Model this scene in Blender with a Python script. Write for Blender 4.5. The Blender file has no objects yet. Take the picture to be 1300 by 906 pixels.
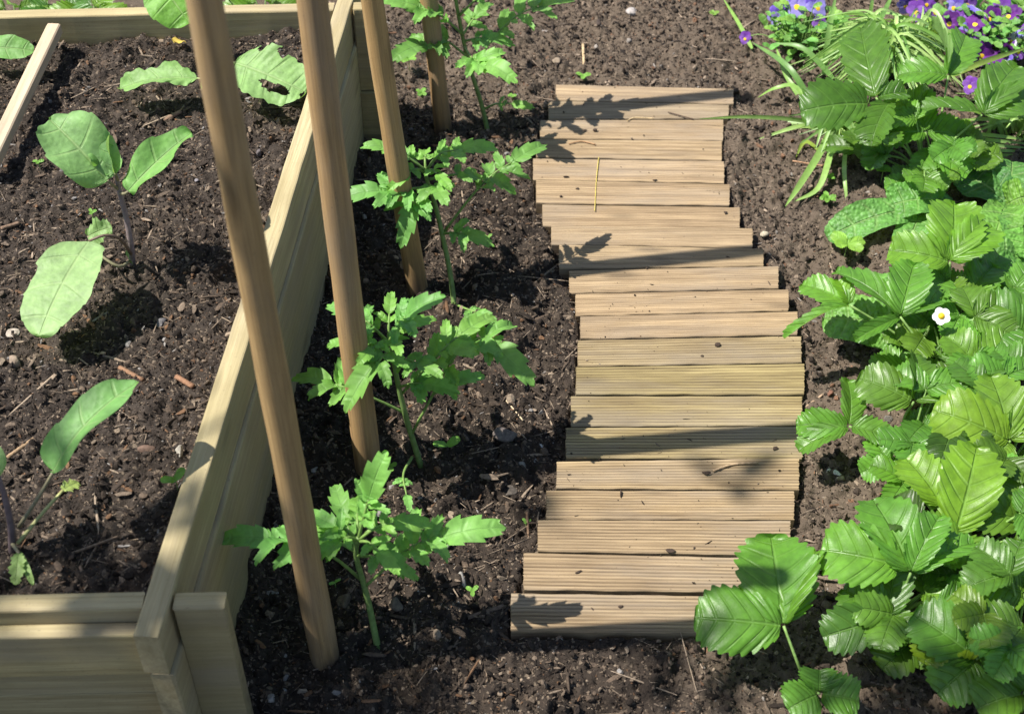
import bpy, math, random
import numpy as np
from mathutils import Vector

random.seed(7)
RNG = np.random.default_rng(11)
scene = bpy.context.scene
COL = scene.collection
R = math.radians

# ------------------------------------------------------------------ camera
CAM_H, PITCH, FPX = 1.7, R(43.8), 1805.0
SP, CP = math.sin(PITCH), math.cos(PITCH)


def ray_point(px, py, h=0.0):
    """World point at height h that the photograph shows at pixel (px, py)."""
    u, v = (px - 650) / FPX, (py - 453) / FPX
    z = (CAM_H - h) / (SP + v * CP)
    return np.array([u * z, z * (CP - v * SP), h])


def depth_of(p):
    return p[1] * CP + (CAM_H - p[2]) * SP


def pw(px_width, p):
    return px_width * depth_of(p) / FPX


CAMPOS = np.array([0, 0, CAM_H])
cam = bpy.data.cameras.new('camera')
cam.sensor_width = 36
cam.lens = FPX / 1300 * 36
cam.clip_end = 500
cam.dof.use_dof = True
cam.dof.focus_distance = 2.3
cam.dof.aperture_fstop = 6.3
camo = bpy.data.objects.new('camera', cam)
camo.location = (0, 0, CAM_H)
camo.rotation_euler = (math.pi / 2 - PITCH, 0, 0)
COL.objects.link(camo)
scene.camera = camo

# ------------------------------------------------------------------ light
SUN_EL = 59.0
SHADOW_AZ = R(3)            # shadows fall to +x, slightly away
sun = bpy.data.lights.new('sun', 'SUN')
sun.energy = 4.6
sun.angle = R(0.55)
sun.color = (1.0, 0.955, 0.89)
suno = bpy.data.objects.new('sun', sun)
sd = Vector((math.cos(SHADOW_AZ) * math.cos(R(SUN_EL)), math.sin(SHADOW_AZ) * math.cos(R(SUN_EL)), -math.sin(R(SUN_EL))))
suno.rotation_euler = sd.to_track_quat('-Z', 'Y').to_euler()
suno.location = (-3, -1, 6)
COL.objects.link(suno)
SUNV = -np.array(sd)
world = bpy.data.worlds.new('World')
scene.world = world
world.use_nodes = True
wn = world.node_tree
sky = wn.nodes.new('ShaderNodeTexSky')
sky.sky_type = 'NISHITA'
sky.sun_disc = False
sky.sun_elevation = R(SUN_EL)
sky.sun_rotation = math.atan2(SUNV[0], SUNV[1])
bg = wn.nodes['Background']
bg.inputs['Strength'].default_value = 0.078
wn.links.new(sky.outputs[0], bg.inputs[0])
scene.view_settings.view_transform = 'Standard'
scene.view_settings.look = 'None'
scene.view_settings.gamma = 1
scene.view_settings.exposure = 1.0
scene.cycles.use_denoising = True
scene.cycles.max_bounces = 8
scene.cycles.transparent_max_bounces = 8


# ------------------------------------------------------------------ materials
def new_mat(name):
    m = bpy.data.materials.new(name)
    m.use_nodes = True
    nt = m.node_tree
    nt.nodes.clear()
    return m, nt


def N(nt, typ, **kw):
    n = nt.nodes.new(typ)
    for k, v in kw.items():
        if k in ('operation', 'data_type', 'blend_type', 'attribute_name', 'noise_dimensions', 'feature', 'interpolation_type', 'wave_type', 'bands_direction', 'distance'):
            setattr(n, k, v)
    return n


def L(nt, a, b):
    nt.links.new(a, b)


def setv(n, **kw):
    for k, v in kw.items():
        n.inputs[k.replace('_', ' ')].default_value = v
    return n


def math_node(nt, op, a, b=None, clamp=False):
    n = nt.nodes.new('ShaderNodeMath')
    n.operation = op
    n.use_clamp = clamp
    for i, x in enumerate((a, b)):
        if x is None:
            continue
        if isinstance(x, (int, float)):
            n.inputs[i].default_value = x
        else:
            nt.links.new(x, n.inputs[i])
    return n.outputs[0]


def mixc(nt, fac, a, b, blend='MIX'):
    n = nt.nodes.new('ShaderNodeMix')
    n.data_type = 'RGBA'
    n.blend_type = blend
    for inp, x in ((n.inputs[0], fac), (n.inputs[6], a), (n.inputs[7], b)):
        if isinstance(x, (int, float)):
            inp.default_value = x
        elif isinstance(x, tuple):
            inp.default_value = (*x, 1)
        else:
            nt.links.new(x, inp)
    return n.outputs[2]


def ramp(nt, fac, stops):
    n = nt.nodes.new('ShaderNodeValToRGB')
    e = n.color_ramp.elements
    e[0].position, e[0].color = stops[0][0], (*stops[0][1], 1)
    e[1].position, e[1].color = stops[-1][0], (*stops[-1][1], 1)
    for p, c in stops[1:-1]:
        x = e.new(p)
        x.color = (*c, 1)
    nt.links.new(fac, n.inputs[0])
    return n.outputs[0]


def noise(nt, vec, scale, detail=4, rough=.6, dist=0.0):
    n = nt.nodes.new('ShaderNodeTexNoise')
    n.inputs['Scale'].default_value = scale
    n.inputs['Detail'].default_value = detail
    n.inputs['Roughness'].default_value = rough
    n.inputs['Distortion'].default_value = dist
    nt.links.new(vec, n.inputs['Vector'])
    return n.outputs['Fac']


def mapping(nt, vec, scale, loc=(0, 0, 0)):
    n = nt.nodes.new('ShaderNodeMapping')
    n.inputs['Scale'].default_value = scale
    n.inputs['Location'].default_value = loc
    nt.links.new(vec, n.inputs['Vector'])
    return n.outputs[0]


def out_principled(nt, color, rough, bump=None, strength=.5, dist=.002, spec=.3):
    b = nt.nodes.new('ShaderNodeBsdfPrincipled')
    o = nt.nodes.new('ShaderNodeOutputMaterial')
    if isinstance(color, tuple):
        b.inputs['Base Color'].default_value = (*color, 1)
    else:
        nt.links.new(color, b.inputs['Base Color'])
    if isinstance(rough, (int, float)):
        b.inputs['Roughness'].default_value = rough
    else:
        nt.links.new(rough, b.inputs['Roughness'])
    b.inputs['Specular IOR Level'].default_value = spec
    if bump is not None:
        bn = nt.nodes.new('ShaderNodeBump')
        bn.inputs['Strength'].default_value = strength
        bn.inputs['Distance'].default_value = dist
        nt.links.new(bump, bn.inputs['Height'])
        nt.links.new(bn.outputs[0], b.inputs['Normal'])
    nt.links.new(b.outputs[0], o.inputs[0])
    return b, o


def soil_material(name, dark, mid, dry, dryness):
    """dryness: 0..1 how much pale dried crust; the ground also uses an attribute for trodden dry earth."""
    m, nt = new_mat(name)
    tc = nt.nodes.new('ShaderNodeTexCoord').outputs['Object']
    n1 = noise(nt, tc, 9, 5, .65)
    n2 = noise(nt, tc, 70, 5, .7)
    n3 = noise(nt, tc, 420, 3, .6)
    f = math_node(nt, 'ADD', math_node(nt, 'MULTIPLY', n1, .35), math_node(nt, 'ADD', math_node(nt, 'MULTIPLY', n2, .4), math_node(nt, 'MULTIPLY', n3, .25)))
    at = nt.nodes.new('ShaderNodeAttribute')
    at.attribute_name = 'dry'
    f2 = math_node(nt, 'ADD', f, math_node(nt, 'MULTIPLY', at.outputs['Fac'], .2))
    c = ramp(nt, f2, [(.34, dark), (.52, mid), (.70 - dryness * .06, dry)])
    # grit: pale specks
    vor = nt.nodes.new('ShaderNodeTexVoronoi')
    vor.inputs['Scale'].default_value = 240
    nt.links.new(tc, vor.inputs['Vector'])
    sp = nt.nodes.new('ShaderNodeSeparateColor')
    nt.links.new(vor.outputs['Color'], sp.inputs[0])
    g = math_node(nt, 'GREATER_THAN', sp.outputs[0], .955)
    c = mixc(nt, math_node(nt, 'MULTIPLY', g, .7), c, (.20, .155, .11))
    h = math_node(nt, 'ADD', math_node(nt, 'MULTIPLY', n2, 1.0), math_node(nt, 'MULTIPLY', n3, .5))
    out_principled(nt, c, .92, h, .8, .006, .22)
    return m


def crumb_material():
    m, nt = new_mat('crumb_earth')
    tc = nt.nodes.new('ShaderNodeTexCoord').outputs['Object']
    at = nt.nodes.new('ShaderNodeAttribute')
    at.attribute_name = 'tint'
    n2 = noise(nt, tc, 260, 4, .7)
    c = mixc(nt, 1.0, at.outputs['Color'], ramp(nt, n2, [(.3, (.55, .55, .55)), (.7, (1.35, 1.3, 1.25))]), 'MULTIPLY')
    out_principled(nt, c, .9, n2, .7, .003, .22)
    return m


def wood_material(name, light, dark, green=None, ring=False, spec=.25):
    """Sawn softwood: grain runs along local X. Object colour tints each piece."""
    m, nt = new_mat(name)
    tc = nt.nodes.new('ShaderNodeTexCoord').outputs['Object']
    oi = nt.nodes.new('ShaderNodeObjectInfo')
    off = nt.nodes.new('ShaderNodeVectorMath')
    off.operation = 'MULTIPLY_ADD'
    nt.links.new(oi.outputs['Random'], off.inputs[0])
    off.inputs[1].default_value = (31, 17, 23)
    nt.links.new(tc, off.inputs[2])
    v = off.outputs[0]
    g1 = noise(nt, mapping(nt, v, (2.2, 95, 95)), 1.0, 8, .68, .5)
    g2 = noise(nt, mapping(nt, v, (16, 700, 700)), 1.0, 3, .6)
    blot = noise(nt, v, 7, 4, .6)
    f = math_node(nt, 'ADD', math_node(nt, 'MULTIPLY', g1, .62), math_node(nt, 'MULTIPLY', g2, .38))
    c = ramp(nt, f, [(.36, dark), (.5, tuple((a + b) / 2 for a, b in zip(dark, light))), (.62, light)])
    c = mixc(nt, 1.0, c, oi.outputs['Color'], 'MULTIPLY')
    c = mixc(nt, math_node(nt, 'MULTIPLY', ramp_fac(nt, blot, .45, .75), .35), c, tuple(x * .62 for x in dark))
    if green:
        gb = noise(nt, v, 3.2, 3, .5)
        c = mixc(nt, math_node(nt, 'MULTIPLY', ramp_fac(nt, gb, .42, .68), .6), c, green)
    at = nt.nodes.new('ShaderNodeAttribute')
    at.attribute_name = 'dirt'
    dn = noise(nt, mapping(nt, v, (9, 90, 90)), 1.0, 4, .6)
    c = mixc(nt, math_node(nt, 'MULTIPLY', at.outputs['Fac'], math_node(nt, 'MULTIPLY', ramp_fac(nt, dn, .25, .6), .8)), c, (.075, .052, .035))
    h = f
    vo = nt.nodes.new('ShaderNodeTexVoronoi')
    nt.links.new(mapping(nt, v, (5.0, 19, 19)), vo.inputs['Vector'])
    vo.inputs['Scale'].default_value = 1.0
    k = ramp_fac(nt, vo.outputs['Distance'], .22, .08)
    c = mixc(nt, math_node(nt, 'MULTIPLY', k, .55), c, tuple(x * .35 for x in dark))
    grey = noise(nt, mapping(nt, v, (2.5, 12, 12)), 1.0, 5, .65)
    c = mixc(nt, math_node(nt, 'MULTIPLY', ramp_fac(nt, grey, .46, .70), .5), c, (.24, .205, .165))
    spk = noise(nt, v, 300, 2, .5)
    c = mixc(nt, math_node(nt, 'MULTIPLY', ramp_fac(nt, spk, .66, .74), .4), c, (.10, .075, .05))
    if ring:
        # fine lathe marks round a machined stake (rings across the local X axis)
        wv = nt.nodes.new('ShaderNodeTexWave')
        wv.wave_type = 'BANDS'
        wv.bands_direction = 'X'
        wv.inputs['Scale'].default_value = 130
        wv.inputs['Distortion'].default_value = 1.2
        nt.links.new(v, wv.inputs['Vector'])
        h = math_node(nt, 'ADD', math_node(nt, 'MULTIPLY', f, .8), math_node(nt, 'MULTIPLY', wv.outputs['Fac'], .12))
    out_principled(nt, c, .72, h, .5, .0016, spec)
    return m


def ramp_fac(nt, fac, lo, hi):
    n = nt.nodes.new('ShaderNodeMapRange')
    n.inputs['From Min'].default_value = lo
    n.inputs['From Max'].default_value = hi
    n.clamp = True
    nt.links.new(fac, n.inputs['Value'])
    return n.outputs[0]


def leaf_material(name, color, under, vein, nveins, rough=.42, bump=.5, transl=.33, crinkle=0.0, spec=.4, veinw=.11, mott=.35, vmix=.5):
    m, nt = new_mat(name)
    uv = nt.nodes.new('ShaderNodeUVMap').outputs[0]
    sx = nt.nodes.new('ShaderNodeSeparateXYZ')
    nt.links.new(uv, sx.inputs[0])
    u, v = sx.outputs[0], sx.outputs[1]
    au = math_node(nt, 'ABSOLUTE', math_node(nt, 'SUBTRACT', u, .5))          # 0 midrib, .5 edge
    mid = ramp_fac(nt, au, .035, .008)
    fr = math_node(nt, 'FRACT', math_node(nt, 'MULTIPLY', v, float(nveins)))
    d = math_node(nt, 'ABSOLUTE', math_node(nt, 'SUBTRACT', fr, .8))
    lat = ramp_fac(nt, d, veinw, .02)
    lat = math_node(nt, 'MULTIPLY', lat, ramp_fac(nt, au, .52, .30))
    veins = math_node(nt, 'MAXIMUM', mid, math_node(nt, 'MULTIPLY', lat, .65))
    tc = nt.nodes.new('ShaderNodeTexCoord').outputs['Object']
    n1 = noise(nt, tc, 55, 4, .6)
    n2 = noise(nt, tc, 420, 3, .6)
    at = nt.nodes.new('ShaderNodeAttribute')
    at.attribute_name = 'tint'
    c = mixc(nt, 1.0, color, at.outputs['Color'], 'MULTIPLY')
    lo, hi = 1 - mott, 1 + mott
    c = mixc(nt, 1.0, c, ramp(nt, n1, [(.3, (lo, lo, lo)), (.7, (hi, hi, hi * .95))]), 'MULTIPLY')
    c = mixc(nt, math_node(nt, 'MULTIPLY', veins, vmix), c, vein)
    geo = nt.nodes.new('ShaderNodeNewGeometry')
    c2 = mixc(nt, geo.outputs['Backfacing'], c, mixc(nt, .6, c, under))
    # quilted surface between the veins
    hgt = math_node(nt, 'SUBTRACT', math_node(nt, 'MULTIPLY', n2, .12), math_node(nt, 'MULTIPLY', veins, .8))
    q = math_node(nt, 'MULTIPLY', math_node(nt, 'SINE', math_node(nt, 'MULTIPLY', fr, math.pi)), .5)
    hgt = math_node(nt, 'ADD', hgt, math_node(nt, 'MULTIPLY', q, .45))
    if crinkle:
        vo = nt.nodes.new('ShaderNodeTexVoronoi')
        vo.inputs['Scale'].default_value = 150
        vo.feature = 'SMOOTH_F1'
        nt.links.new(tc, vo.inputs['Vector'])
        hgt = math_node(nt, 'ADD', hgt, math_node(nt, 'MULTIPLY', vo.outputs['Distance'], -crinkle))
    b = nt.nodes.new('ShaderNodeBsdfPrincipled')
    nt.links.new(c2, b.inputs['Base Color'])
    b.inputs['Roughness'].default_value = rough
    b.inputs['Specular IOR Level'].default_value = spec
    bn = nt.nodes.new('ShaderNodeBump')
    bn.inputs['Strength'].default_value = bump
    bn.inputs['Distance'].default_value = .003
    nt.links.new(hgt, bn.inputs['Height'])
    nt.links.new(bn.outputs[0], b.inputs['Normal'])
    t = nt.nodes.new('ShaderNodeBsdfTranslucent')
    nt.links.new(mixc(nt, 1.0, c2, (1.5, 1.55, .7), 'MULTIPLY'), t.inputs[0])
    mx = nt.nodes.new('ShaderNodeMixShader')
    mx.inputs[0].default_value = transl
    nt.links.new(b.outputs[0], mx.inputs[1])
    nt.links.new(t.outputs[0], mx.inputs[2])
    o = nt.nodes.new('ShaderNodeOutputMaterial')
    nt.links.new(mx.outputs[0], o.inputs[0])
    return m


def tint_material(name, rough=.6, spec=.3, transl=0.0, nscale=120, var=.25, bump=.3):
    m, nt = new_mat(name)
    tc = nt.nodes.new('ShaderNodeTexCoord').outputs['Object']
    at = nt.nodes.new('ShaderNodeAttribute')
    at.attribute_name = 'tint'
    n1 = noise(nt, tc, nscale, 4, .6)
    c = mixc(nt, 1.0, at.outputs['Color'], ramp(nt, n1, [(.3, (1 - var,) * 3), (.7, (1 + var,) * 3)]), 'MULTIPLY')
    b, o = out_principled(nt, c, rough, n1, bump, .002, spec)
    if transl:
        t = nt.nodes.new('ShaderNodeBsdfTranslucent')
        nt.links.new(c, t.inputs[0])
        mx = nt.nodes.new('ShaderNodeMixShader')
        mx.inputs[0].default_value = transl
        nt.links.new(b.outputs[0], mx.inputs[1])
        nt.links.new(t.outputs[0], mx.inputs[2])
        nt.links.new(mx.outputs[0], o.inputs[0])
    return m


M_SOIL = soil_material('garden_soil', (.0145, .0108, .0083), (.036, .0272, .0205), (.105, .080, .058), .5)
M_BED = soil_material('compost', (.014, .0105, .0082), (.042, .0325, .0255), (.120, .094, .072), .2)
M_CRUMB = crumb_material()
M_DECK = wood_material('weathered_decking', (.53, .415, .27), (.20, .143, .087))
M_BEDWOOD = wood_material('treated_planks', (.54, .455, .275), (.30, .24, .13), green=(.27, .225, .11))
M_STAKE = wood_material('stake_wood', (.44, .305, .15), (.24, .16, .077), ring=True)
M_BATTEN = wood_material('raw_batten', (.62, .49, .33), (.40, .29, .18))
M_STRAW = leaf_material('strawberry_leaf', (.094, .218, .024), (.24, .36, .15), (.19, .36, .08), 10, .38, .8, .38, spec=.55, veinw=.13, vmix=.28, mott=.25)
M_TOM = leaf_material('tomato_leaf', (.165, .365, .080), (.22, .38, .17), (.24, .46, .14), 4, .5, .5, .38, vmix=.35, mott=.2)
M_AUB = leaf_material('aubergine_leaf', (.22, .37, .145), (.30, .44, .22), (.38, .50, .22), 5, .55, .6, .36, mott=.22, veinw=.06, vmix=.38, crinkle=.5)
M_PRIM = leaf_material('primrose_leaf', (.120, .285, .055), (.26, .36, .18), (.28, .42, .14), 7, .5, 1.0, .28, crinkle=1.4)
M_STRAP = leaf_material('strap_leaf', (.20, .32, .105), (.22, .34, .09), (.20, .34, .08), 1, .4, .15, .25, mott=.2)
M_STEM = tint_material('plant_stem', .5, .35, .1)
M_PETAL = tint_material('petal', .55, .25, .25, 300, .12, .15)
M_DEBRIS = tint_material('debris', .85, .2, 0, 180, .4, .6)


# ------------------------------------------------------------------ mesh helpers
class MB:
    """Collects geometry, links it as ONE mesh object."""

    def __init__(self):
        self.v, self.f, self.uv, self.t, self.mi, self.d = [], [], [], [], [], []
        self.n = 0

    def add(self, verts, faces, uv=None, tint=(1, 1, 1), mat=0, dirt=None):
        verts = np.asarray(verts, float)
        k = len(verts)
        self.v.append(verts)
        o = self.n
        self.f.extend([tuple(i + o for i in q) for q in faces])
        self.mi.extend([mat] * len(faces))
        self.uv.append(np.zeros((k, 2)) if uv is None else np.asarray(uv, float))
        tt = np.asarray(tint, float)
        self.t.append(np.tile(tt, (k, 1)) if tt.ndim == 1 else tt)
        self.d.append(np.zeros(k) if dirt is None else np.asarray(dirt, float))
        self.n += k

    def build(self, name, mats, parent=None, origin=None, rot=None, smooth=True):
        v = np.concatenate(self.v)
        if origin is None:
            origin = np.zeros(3)
        if rot is not None:
            v = (v - origin) @ rot
        else:
            v = v - origin
        me = bpy.data.meshes.new(name)
        me.from_pydata(v.tolist(), [], self.f)
        mats = mats if isinstance(mats, (list, tuple)) else [mats]
        for m in mats:
            me.materials.append(m)
        if len(mats) > 1:
            me.polygons.foreach_set('material_index', self.mi)
        uv = np.concatenate(self.uv)
        li = np.empty(len(me.loops), int)
        me.loops.foreach_get('vertex_index', li)
        ul = me.uv_layers.new(name='UVMap')
        ul.data.foreach_set('uv', uv[li].ravel())
        ca = me.color_attributes.new('tint', 'FLOAT_COLOR', 'POINT')
        t = np.concatenate(self.t)
        ca.data.foreach_set('color', np.c_[t, np.ones(len(t))].ravel())
        d = np.concatenate(self.d)
        if d.any():
            da = me.attributes.new('dirt', 'FLOAT', 'POINT')
            da.data.foreach_set('value', d)
        me.polygons.foreach_set('use_smooth', [smooth] * len(me.polygons))
        me.validate()
        me.update()
        o = bpy.data.objects.new(name, me)
        COL.objects.link(o)
        if parent is not None:
            o.parent = parent
        else:
            o.location = origin
        return o


def tag(o, label=None, cat=None, group=None, kind=None):
    for k, val in (('label', label), ('category', cat), ('group', group), ('kind', kind)):
        if val:
            o[k] = val
    return o


def empty(name, loc, label, cat, group=None):
    o = bpy.data.objects.new(name, None)
    o.empty_display_size = .05
    o.location = loc
    COL.objects.link(o)
    return tag(o, label, cat, group)


def unit(a):
    a = np.asarray(a, float)
    return a / (np.linalg.norm(a) + 1e-12)


def spline(pts, n):
    """Catmull-Rom through pts, n samples."""
    p = np.asarray(pts, float)
    if len(p) == 2:
        return p[0] + (p[1] - p[0]) * np.linspace(0, 1, n)[:, None]
    q = np.vstack([2 * p[0] - p[1], p, 2 * p[-1] - p[-2]])
    out = []
    for x in np.linspace(0, len(p) - 1, n):
        i = min(int(x), len(p) - 2)
        t = x - i
        a, b, c, d = q[i:i + 4]
        out.append(.5 * (2 * b + (c - a) * t + (2 * a - 5 * b + 4 * c - d) * t * t + (3 * b - a - 3 * c + d) * t ** 3))
    return np.array(out)


def tube(mb, pts, r, n=7, seg=10, tint=(1, 1, 1), mat=0, cap=True):
    p = spline(pts, seg)
    rr = np.interp(np.linspace(0, 1, seg), np.linspace(0, 1, len(np.atleast_1d(r))), np.atleast_1d(r)) if np.ndim(r) else np.full(seg, r)
    tan = np.gradient(p, axis=0)
    ref = np.array([.3, -.8, .5])
    vs = []
    for i in range(seg):
        t = unit(tan[i])
        a = unit(np.cross(t, ref))
        b = np.cross(t, a)
        for k in range(n):
            an = 2 * math.pi * k / n
            vs.append(p[i] + rr[i] * (math.cos(an) * a + math.sin(an) * b))
    fs = [(i * n + k, i * n + (k + 1) % n, (i + 1) * n + (k + 1) % n, (i + 1) * n + k) for i in range(seg - 1) for k in range(n)]
    if cap:
        fs += [tuple(range(n - 1, -1, -1)), tuple((seg - 1) * n + k for k in range(n))]
    uv = [(.5, i / seg) for i in range(seg) for k in range(n)]
    mb.add(vs, fs, uv, tint, mat)


KINDS = {
    # name: teeth, rows per tooth, tooth amp, ye power, xe power, taper, vein power, half-columns
    'strawberry': (11, 6, .15, .88, .70, -.16, 2.7, 7),
    'tomato': (5, 7, .31, 1.0, .95, .52, 1.3, 4),
    'aubergine': (5, 9, .07, .95, .72, .16, 1.5, 6),
    'primrose': (12, 3, .06, .80, .60, -.1, 1.35, 5),
    'viola': (3, 4, .12, .9, .7, 0, 1.2, 2),
    'eaten': (16, 4, .03, .95, .72, .16, 1.5, 18),
    'plain': (1, 9, 0, 1.0, .8, .2, 1.2, 3),
}


def leaf(mb, B, T, w, kind='strawberry', n=None, arch=.08, fold=.25, pleat=.02, wave=.04, cup=0.0, tint=(1, 1, 1), mat=0, rng=RNG, holes=(), curl=0.0, ragged=0.0):
    """One leaf blade from base B to tip T, full width w, facing roughly n."""
    B, T = np.asarray(B, float), np.asarray(T, float)
    Ln = np.linalg.norm(T - B)
    N_, rp, amp, yp, xp, taper, vp, nt = KINDS[kind]
    ns = N_ * rp
    if n is None:
        n = unit(np.array([0, 0, 1]) * .75 + unit(CAMPOS - B) * .45 + rng.normal(0, .16, 3))
    n = unit(n)
    ctrl = (B + T) / 2 + n * arch * 2 * Ln
    s = np.linspace(.004, 1.0, ns + 1)
    ye = ((1 - np.cos(np.pi * s)) / 2) ** yp
    xe = np.abs(np.sin(np.pi * s)) ** xp * (1 - taper * (2 * s - 1))
    m = ye ** vp
    saw = (np.arange(ns + 1) % rp) / rp
    saw[-rp:] *= np.linspace(1, 0, rp)
    t = np.linspace(-1, 1, 2 * nt + 1)
    at = np.abs(t)
    ph = rng.uniform(0, 6.28, 2)
    if kind == 'strawberry':
        saw = np.where(saw < .99, np.sin(np.pi * np.clip(saw * 1.25 - .12, 0, 1)) ** .8, 0)
    S, TT = np.meshgrid(s, t, indexing='ij')
    A = np.abs(TT)
    P = np.where(TT < 0, ph[0], ph[1])
    YE, XE, MM, SAW = ye[:, None], xe[:, None], m[:, None], saw[:, None]
    env = np.abs(np.sin(np.pi * S)) ** .5
    jag = 1 + ragged * np.sin(17 * S + P) * np.sin(41 * S + 2 * P)
    e = (XE + amp * (SAW - .45) * env * (1 + .25 * np.sin(9 * S + P))) * jag
    x = TT * e * w / 2
    yy = np.clip(MM + (YE + amp * .25 * (SAW - .4) * env - MM) * A ** 1.2, 0, 1)
    z = np.abs(x) * math.sin(fold) - cup * x * x / w
    z += curl * w * (A ** 2) * np.sin(np.pi * S)
    x = x * math.cos(fold)
    z += pleat * w * np.cos(2 * math.pi * N_ * S - 4.2) * (A * (1.05 - A)) * 2
    z += wave * w * A ** 2 * np.sin(2 * math.pi * 2.2 * S + P)
    z += wave * .5 * w * np.sin(3.1 * TT + 5 * S + ph[0]) * A
    yv = yy[..., None]
    C = (1 - yv) ** 2 * B + 2 * yv * (1 - yv) * ctrl + yv * yv * T
    tg = 2 * (1 - yv) * (ctrl - B) + 2 * yv * (T - ctrl)
    tg = tg / (np.linalg.norm(tg, axis=-1, keepdims=True) + 1e-12)
    sd_ = np.cross(tg, n)
    sd_ = sd_ / (np.linalg.norm(sd_, axis=-1, keepdims=True) + 1e-12)
    nn = np.cross(sd_, tg)
    V = (C + sd_ * x[..., None] + nn * z[..., None]).reshape(-1, 3)
    UV = np.stack([TT * .5 + .5, S], -1).reshape(-1, 2)
    W = 2 * nt + 1
    F = []
    for i in range(ns):
        for j in range(W - 1):
            sc, tcn = (s[i] + s[i + 1]) / 2, (t[j] + t[j + 1]) / 2
            if any(((sc - h[0]) / h[2]) ** 2 + ((tcn - h[1]) / h[3]) ** 2 < 1 + .3 * math.sin(4 * math.atan2((tcn - h[1]) / h[3], (sc - h[0]) / h[2]) + 9 * h[0]) for h in holes):
                continue
            F.append((i * W + j, i * W + j + 1, (i + 1) * W + j + 1, (i + 1) * W + j))
    mb.add(V, F, UV, tint, mat)


def rtint(rng=RNG, amt=.16, yellow=.10):
    b = 1 + rng.normal(0, amt)
    y = max(-.09, rng.normal(.02, yellow))
    return (max(.4, b * (1 + y)), max(.4, b), max(.4, b * (1 - y)))


# ------------------------------------------------------------------ noise fields
def vnoise(x, y, scale, seed):
    g = np.random.default_rng(seed).random((256, 256))
    xs, ys = x * scale + 37.3, y * scale + 11.7
    xi, yi = np.floor(xs).astype(int), np.floor(ys).astype(int)
    fx, fy = xs - xi, ys - yi
    fx, fy = fx * fx * (3 - 2 * fx), fy * fy * (3 - 2 * fy)
    a, b = g[xi % 256, yi % 256], g[(xi + 1) % 256, yi % 256]
    c, d = g[xi % 256, (yi + 1) % 256], g[(xi + 1) % 256, (yi + 1) % 256]
    return (a * (1 - fx) + b * fx) * (1 - fy) + (c * (1 - fx) + d * fx) * fy


def axis(lo, hi, step, far_lo, far_hi):
    mid = np.arange(lo, hi + step / 2, step)
    a, b = [], []
    d, x = step, lo
    while x > far_lo:
        d *= 1.35
        x -= d
        a.append(x)
    d, x = step, mid[-1]
    while x < far_hi:
        d *= 1.35
        x += d
        b.append(x)
    return np.concatenate([a[::-1], mid, b]), len(a), len(mid)


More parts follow.
